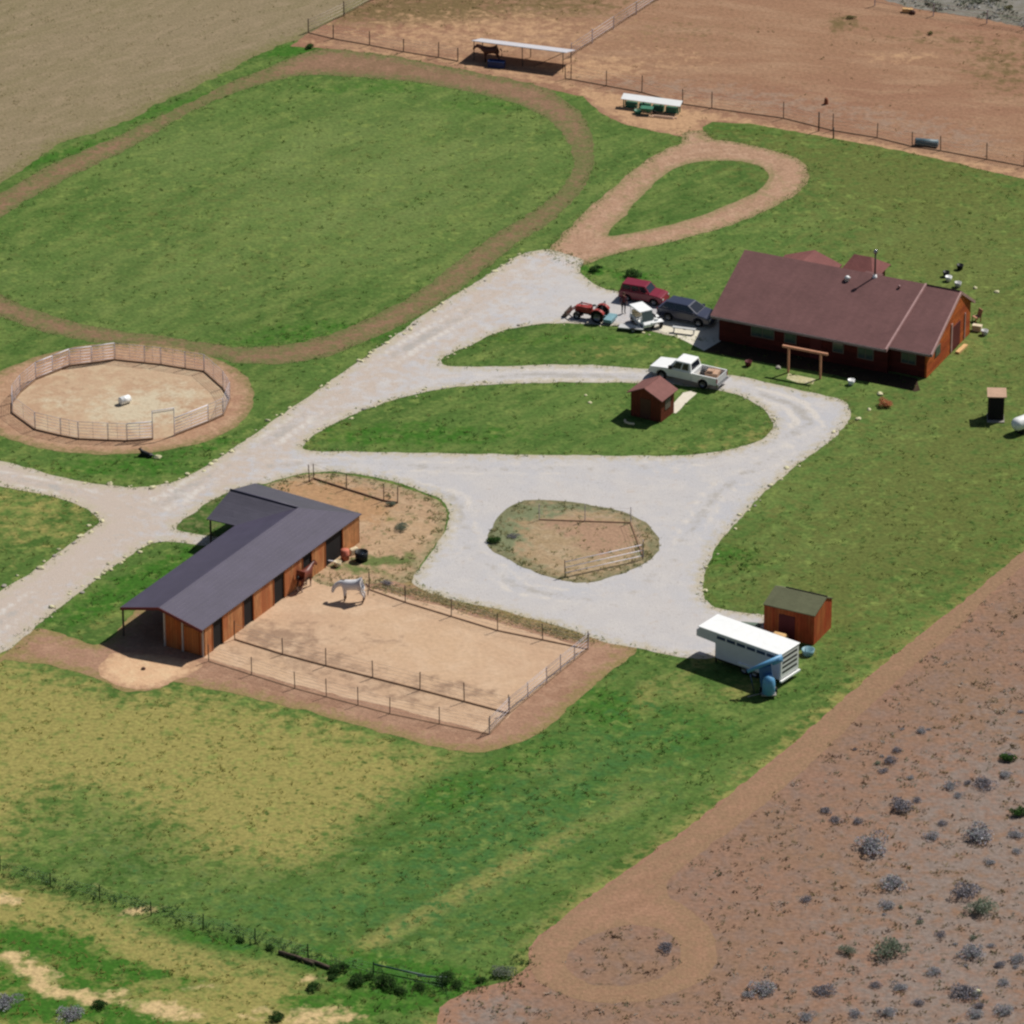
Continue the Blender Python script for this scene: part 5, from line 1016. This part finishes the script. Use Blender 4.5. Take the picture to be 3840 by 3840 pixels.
def blades(P, Hh, Wd, C, nb=3, lean=.5):
    lean = lean*2.2; Hh = Hh*.8
    "grass blades: P nx3 base, each with nb upright triangles"
    n = len(P)*nb; P = np.repeat(P, nb, 0); Hh = np.repeat(Hh, nb)*rng.uniform(.6, 1.2, n); Wd = np.repeat(Wd, nb); C = np.repeat(C, nb, 0)*rng.uniform(.8, 1.2, (n, 1))
    a = rng.uniform(0, 6.283, n); P = P.copy(); P[:, :2] += rng.normal(0, 1, (n, 2))*Wd[:, None]*.9
    d = np.stack([np.cos(a), np.sin(a), 0*a], 1)*Wd[:, None]*.5; b = rng.uniform(0, 6.283, n)
    tp = P+np.stack([np.cos(b)*Hh*lean, np.sin(b)*Hh*lean, Hh], 1)
    V = np.stack([P-d, P+d, tp], 1).reshape(-1, 3); return V, np.arange(n*3).reshape(-1, 3), C
def bush_tris(n, r, h, leaf, cols, lumps, rs):
    g = np.random.default_rng(rs); L = np.array([(g.uniform(-.55, .55)*r, g.uniform(-.55, .55)*r, g.uniform(.25, .6)*h, g.uniform(.35, .6)*r) for _ in range(lumps)])
    k = g.integers(0, lumps, n); th = g.uniform(0, 6.283, n); u = g.uniform(-.35, 1, n); rad = L[k, 3]*g.uniform(.55, 1.12, n)
    s = np.sqrt(1-u*u); p = np.stack([L[k, 0]+rad*s*np.cos(th), L[k, 1]+rad*s*np.sin(th), np.maximum(.03, L[k, 2]+rad*u*h/r*.8)], 1)
    A = g.normal(size=(n, 3)); A /= np.linalg.norm(A, axis=1)[:, None]; B = g.normal(size=(n, 3)); B -= (A*B).sum(1)[:, None]*A; B /= np.linalg.norm(B, axis=1)[:, None]
    sz = leaf*g.uniform(.6, 1.4, n)[:, None]
    V = np.stack([p-A*sz, p+A*sz, p+B*sz*1.3], 1).reshape(-1, 3)
    c = np.array([x[:3] for x in cols]); C = c[g.integers(0, len(c), n)]*(g.uniform(.75, 1.2, n)*np.where(k % 2 == 0, 1.08, .85))[:, None]
    return V, np.arange(n*3).reshape(-1, 3), C
SAGEC = [S(196, 198, 202), S(222, 220, 226), S(168, 180, 172), S(190, 180, 196), S(130, 130, 140)]
SAGEG = [S(136, 152, 128), S(158, 168, 144), S(112, 130, 106), S(174, 176, 164)]
DARKG = [S(62, 98, 46), S(80, 120, 56), S(50, 80, 44), S(100, 132, 70)]
protos = {}
def bush(kind, name, label, cat, p, size, group=None, var=0):
    cols, n, leaf, hr = {'sage': (SAGEC, 900, .055, .55), 'sageg': (SAGEG, 1100, .055, .75), 'green': (DARKG, 1300, .065, .7), 'rust': ([S(236, 160, 120), S(220, 146, 104), S(224, 172, 128)], 1400, .06, 1.0),
                         'olive': ([S(130, 130, 80), S(150, 140, 90), S(110, 112, 70)], 700, .06, .6), 'dark': ([S(132, 130, 142), S(164, 160, 172), S(104, 106, 112), S(204, 200, 206)], 800, .055, .6)}[kind]
    key = (kind, var)
    if key not in protos:
        e = empty(name, label, cat); tri_mesh('foliage', *bush_tris(n, 1, hr, leaf, cols, 7, len(protos)*7+3), BUSHL, e)
        m = MB()
        for k in range(6): a = k*1.05; m.tube([(0, 0, 0), (.35*math.cos(a), .35*math.sin(a), .3), (.6*math.cos(a+.3), .6*math.sin(a+.3), .5)], .03, 4, r2=.01)
        m.build('stem', mt['post'], e); protos[key] = e
    else:
        src = protos[key]; e = src.copy(); COL.objects.link(e); e.name = name
        for ch in src.children: c = ch.copy(); COL.objects.link(c); c.parent = e
        tag(e, label, cat)
        if 'group' in e.keys() and not group: del e['group']
    if group: e['group'] = group
    e.location = (p.x, p.y, 0); e.rotation_euler = (0, 0, random.random()*6.28); e.scale = (size/2*random.uniform(.9, 1.15), size/2*random.uniform(.85, 1.1), size/2)
    return e
def zg(x, y): return G(2560+x/1.5094, 2880+y/1.5094)
GS = 'sagebrush bushes on the bare slope'
named = [(1165, 1060, 2.2, 'sageg', 'largest round grey-green sagebrush bush on the slope, dark on its left side'), (930, 1045, 1.1, 'sageg', 'small green bush left of the largest round sagebrush'),
         (1600, 720, 2.1, 'dark', 'dark purple-grey sagebrush left of the grey-green double bush at the right'), (1700, 810, 1.9, 'sageg', 'grey-green sagebrush touching the dark purple-grey one at the right'),
         (1070, 460, 2.3, 'sage', 'spiky pale grey sagebrush highest in the middle column of the slope'), (1200, 680, 1.9, 'sage', 'compact pale grey sagebrush directly above the largest round one'),
         (1670, 400, 2.2, 'sage', 'wide pale sagebrush with whitish tips near the right edge'), (1235, 230, 1.8, 'dark', 'purple-grey sagebrush with white twigs in the upper part of the slope'),
         (1900, 270, 1.2, 'green', 'dark green bush at the right edge beside a white stone')]
for i, (x, y, s, k, lab) in enumerate(named): bush(k, 'sagebrush', lab, 'shrub', zg(x, y), s*1.12, GS, i % 3)
for i, (x, y, s) in enumerate([(1700, 110, 1.6), (1515, 110, 1.2), (430, 1270, 1.9), (810, 1280, 1.5), (1640, 1060, 1.9), (1430, 1170, 1.1), (1600, 1300, 2.0), (1165, 1395, 1.3), (1800, 1385, 1.5), (1000, 310, .9), (1885, 385, 1.1), (1400, 400, 1.2), (690, 750, .9),
                               (1230, 1250, 1.1), (1830, 40, 1.1), (1100, 1240, .9), (980, 1400, 1.1), (380, 1290, .9), (1340, 1330, .9), (1900, 1090, 1.3), (1820, 1230, 1.0), (1480, 320, .8), (700, 1420, 1.2), (1640, 1400, 1.3), (1320, 190, .8), (1560, 160, .8), (1900, 480, .8), (1130, 20, .8), (1740, 540, .8)]):
    bush('sage' if i % 3 else 'dark', 'sagebrush', 'one of the many grey sagebrush bushes scattered over the bare slope', 'shrub', zg(x, y), s, GS, i % 3)
bush('green', 'sagebrush', 'dark green bush standing nearest the upper right of the bare slope', 'shrub', G(2560+1845/1.5094, 1920+1400/1.5094), 1.3, GS, 1)
bush('dark', 'sagebrush', 'small blue-grey bush alone inside the dirt turning loop', 'shrub', G(2497, 3562), 1.25, GS, 1)
bush('rust', 'shrub', 'round rust-brown shrub at the corner of the drive below the ranch house', 'shrub', G(3322, 1522), 1.35)
bush('green', 'shrub', 'dark green shrub in the lawn between the gravel and the dirt loop', 'shrub', G(2385, 1040), 1.7, None, 1)
bush('green', 'shrub', 'bright green weed clump on the gravel corner where the dirt path starts', 'shrub', G(2232, 1015), 1.3, None, 2)
bush('green', 'shrub', 'dark weeds at the corner of the field fence by the oval track', 'shrub', G(1165, 180), 1.0, None, 0)
bush('green', 'shrub', 'dark green thicket below the teal pipe at the lower fence', 'shrub', G(1440, 3700), 1.8, None, 1)
bush('green', 'shrub', 'dark green thicket left of the teal pipe at the lower fence', 'shrub', G(1330, 3690), 1.5, None, 0)
for (x, y, z) in ((1385, 3672, .9), (1510, 3722, 1.1), (1570, 3708, .9), (1250, 3668, .8), (1720, 3700, 1.0), (1800, 3680, .8), (1010, 3560, .7), (900, 3532, .7), (1100, 3590, .8)): bush('green', 'shrub', 'low dark green bush in the row along the lower fence', 'shrub', G(x, y), z, 'low bushes along the lower fence', (x//10) % 3)
bush('green', 'shrub', 'dark bush where the lower fence meets the logs', 'shrub', G(1270, 3640), 1.4, None, 2)
bush('green', 'shrub', 'bushy growth at the right end of the lower fence', 'shrub', G(1660, 3680), 1.5, None, 0)
bush('green', 'shrub', 'blue-green bush on the sandy patch below the logs', 'shrub', G(1180, 3712), 1.1, None, 1)
bush('green', 'shrub', 'dark bush at the bottom edge left of the thicket', 'shrub', G(1040, 3826), 1.2, None, 2)
bush('sageg', 'shrub', 'bush nearest the tip of the dirt turning loop at the lower fence', 'shrub', G(1890, 3655), 1.4, None, 0)
bush('sage', 'shrub', 'pale grey bush in the bottom left corner', 'shrub', G(20, 3770), 2.0, None, 1)
bush('sage', 'shrub', 'grey bush right of the pale one in the bottom left corner', 'shrub', G(250, 3815), 1.8, None, 2)
bush('green', 'shrub', 'green bush between the two grey ones and the sandy scar at the bottom left', 'shrub', G(380, 3775), 1.2, None, 2)
bush('sageg', 'shrub', 'grey-green bush in the dirt yard behind the stable', 'shrub', G(1505, 1985), 1.1, None, 1)
bush('sageg', 'shrub', 'grey-green bush beside the post in the middle of the dirt yard', 'shrub', G(1470, 1895), .8, None, 2)
bush('dark', 'shrub', 'purple-grey bush at the left end of the dirt island in the drive', 'shrub', G(1925, 2015), .9, None, 2)
bush('green', 'shrub', 'green bush at the left tip of the dirt island in the drive', 'shrub', G(1856, 2035), 1.1, None, 0)
bush('dark', 'shrub', 'dark bush beside the gravel behind the pale grey horse', 'shrub', G(1455, 2190), 1.0, None, 0)
for (x, y, s, l) in ((3193, 70, .9, 'green bush highest in the bare dirt field'), (3490, 128, .8, 'dark tangle of twigs in the bare dirt field'), (3782, 32, 1.0, 'dark bush at the very top right corner')): bush('olive', 'shrub', l, 'shrub', G(x, y), s, None, 0)

rs_ = random.Random(4); cl = [GV(rs_.uniform(1480, 1960), rs_.uniform(1300, 1960)) for _ in range(16)]
for k in range(48):
    q = rs_.choice(cl)+Vector((rs_.gauss(0, 1.6), rs_.gauss(0, 2.4), 0))
    if in_sheet('sagebrush_flat', np.array([[q.x, q.y]]))[0] > 2 and in_sheet('desert_track', np.array([[q.x, q.y]]))[0] < -.3:
        bush(rs_.choice(('sage', 'sage', 'dark', 'sageg')), 'sagebrush', 'one of the many grey sagebrush bushes scattered over the bare slope', 'shrub', q, rs_.choice((.4, .5, .6, .7, .9, 1.2)), GS, k % 3)
# ground cover as stuff
def screen_pts(n, x0=-60, x1=3900, y0=-60, y1=3900):
    x = rng.uniform(x0, x1, n); y = rng.uniform(y0, y1, n)
    dy = 1920-y; dx = x-1920; d1 = fw[1]*FPX+up[1]*dy; d2 = fw[2]*FPX+up[2]*dy; t = -CH/d2
    return np.stack([dx*t, -CD+d1*t], 1)
def nz(p, s, o=0): return np.array([noise.noise(Vector((x*s+o, y*s, o))) for x, y in p])
green_not = ['dry_field', 'dirt_paddock', 'oval_track', 'dirt_path', 'dirt_margin', 'pen_ring', 'gravel_driveway', 'sagebrush_flat', 'desert_track', 'corral_yard', 'corral_island', 'sand_patch', 'paddock_sand', 'concrete_pad', 'shed_path']
P = screen_pts(17000); ok = np.ones(len(P), bool)
for s in green_not: ok &= in_sheet(s, P) < -.03
P = P[ok]; sandy = A_sandy(P); P = P[sandy < .4]
dry, lush, ol = A_dry(P), A_lush(P), A_olive(P); n1 = nz(P, .25, 3); n2 = nz(P, 1.3, 9)
keep = rng.uniform(0, 1, len(P)) < np.clip(.55+n2*1.1+lush*.5-dry*.25, .06, 1); P, dry, lush, ol, n1, n2 = [a[keep] for a in (P, dry, lush, ol, n1, n2)]
c = lambda *a: np.array(S(*a)[:3])
f = np.clip(.5+n1+rng.normal(0, .22, len(P)), 0, 1)[:, None]
C = c(76, 106, 44)*(1-f)+c(116, 138, 70)*f
li = (rng.uniform(0, 1, len(P)) < .3)[:, None]; C = np.where(li, c(150, 160, 92), C*1.1)
C = C*(1-lush[:, None]*.6)+c(64, 116, 36)*lush[:, None]*.6; C = C*(1-dry[:, None])+c(170, 164, 92)*dry[:, None]; C = C*(1-.5*ol[:, None])+.5*c(118, 124, 64)*ol[:, None]
hh = .09+.1*np.clip(.5+n2, 0, 1)+.12*lush
tag(tri_mesh('meadow_grass', *blades(np.c_[P, np.zeros(len(P))], hh, np.full(len(P), .11), C, 4, .7), LEAF), kind='stuff')
# dry scrub on desert, paddock weeds, margins
def scatter(name, sheets, n, cols, h, wd, dens, seed, nb=4, inset=.1, flt=None, lean=.6):
    P = screen_pts(n); s = np.max([in_sheet(q, P) for q in sheets], 0); P = P[s > inset]
    for q in ['desert_track', 'gravel_driveway', 'dirt_path'] if 'sagebrush_flat' in sheets else []: P = P[in_sheet(q, P) < .0]
    if flt is not None: P = P[rng.uniform(0, 1, len(P)) < flt(P)]
    n2 = nz(P, dens, seed); P = P[(n2+rng.normal(0, .25, len(P))) > .12]
    cc = np.array([x[:3] for x in cols]); C = cc[rng.integers(0, len(cc), len(P))]*1.35
    hs = h*rng.uniform(.5, 1.5, len(P))
    tag(tri_mesh(name, *blades(np.c_[P, np.full(len(P), .03)], hs, np.full(len(P), wd)*rng.uniform(.6, 1.4, len(P)), C, nb, lean), LEAF), kind='stuff')
scatter('dry_scrub', ['sagebrush_flat'], 34000, [S(122, 108, 80), S(104, 92, 70), S(146, 130, 100), S(164, 156, 146), S(122, 122, 100), S(90, 70, 56)], .12, .13, .8, 4, 5, .3)
scatter('field_stubble', ['dry_field'], 50000, [S(136, 126, 88), S(162, 148, 112), S(120, 118, 78), S(150, 136, 104)], .07, .12, .7, 8, 3, .2)
scatter('paddock_weeds', ['dirt_paddock'], 60000, [S(110, 98, 62), S(128, 108, 74), S(96, 88, 56)], .08, .13, .5, 12, 4, .3,
        flt=lambda P: .05+blobs(P, [(800, 15, 9, 4, 0, .8), (1030, 5, 8, 4, 0, .6), (1900, 120, 4, 6, 0, .5), (1850, 80, 10, 3, -10, .4), (1590, 45, 1.5, 2, 0, .6)]))
scatter('far_sage_scrub', ['far_sage_flat'], 60000, [S(130, 134, 124), S(104, 108, 92), S(150, 150, 148), S(84, 82, 66)], .35, .25, .6, 2, 5, .2)
scatter('yard_weeds', ['corral_yard', 'corral_island'], 220000, [S(120, 122, 80), S(146, 140, 98), S(96, 104, 64), S(164, 150, 112)], .14, .1, 1.2, 6, 4, .0,
        flt=lambda P: np.clip(1.25-np.maximum(in_sheet('corral_yard', P), in_sheet('corral_island', P))*.55, .12, 1))
def verge(name, V, n, wd, cols, h=.14):
    P = [GV(x, y) for x, y in V]; T = rng.uniform(0, len(P)-1.001, n); k = T.astype(int); t = (T-k)[:, None]
    A = np.array([(p.x, p.y) for p in P]); Q = A[k]*(1-t)+A[k+1]*t+rng.normal(0, wd, (n, 2)); cc = np.array([x[:3] for x in cols])
    tag(tri_mesh(name, *blades(np.c_[Q, np.full(n, .03)], h*rng.uniform(.5, 1.5, n), np.full(n, .09), cc[rng.integers(0, len(cc), n)], 3, .6), LEAF), kind='stuff')
verge('verge_weeds', [(700, 1104), (790, 1120), (860, 1142), (950, 1164), (1040, 1190), (1106, 1210)], 1500, .35, [S(220, 206, 158), S(186, 178, 130), S(204, 188, 144), S(140, 142, 104)], .1)
verge('fence_weeds', [(0, 1640), (95, 1668), (190, 1690), (285, 1718), (380, 1746), (480, 1774), (580, 1806), (700, 1842), (830, 1872), (960, 1850), (1000, 1800)], 650, .5, [S(92, 126, 66), S(104, 132, 74), S(108, 130, 76), S(60, 92, 44)], .22)
for L_, nn in ((drive, 1800), (isl2, 500), (lo_, 600), (outer, 700), (inner, 700)): verge('edge_grass', L_+L_[:1], nn, .25, [S(122, 144, 76), S(140, 150, 90), S(104, 130, 62), S(170, 164, 120)], .08)
print('rocks', NR[0])
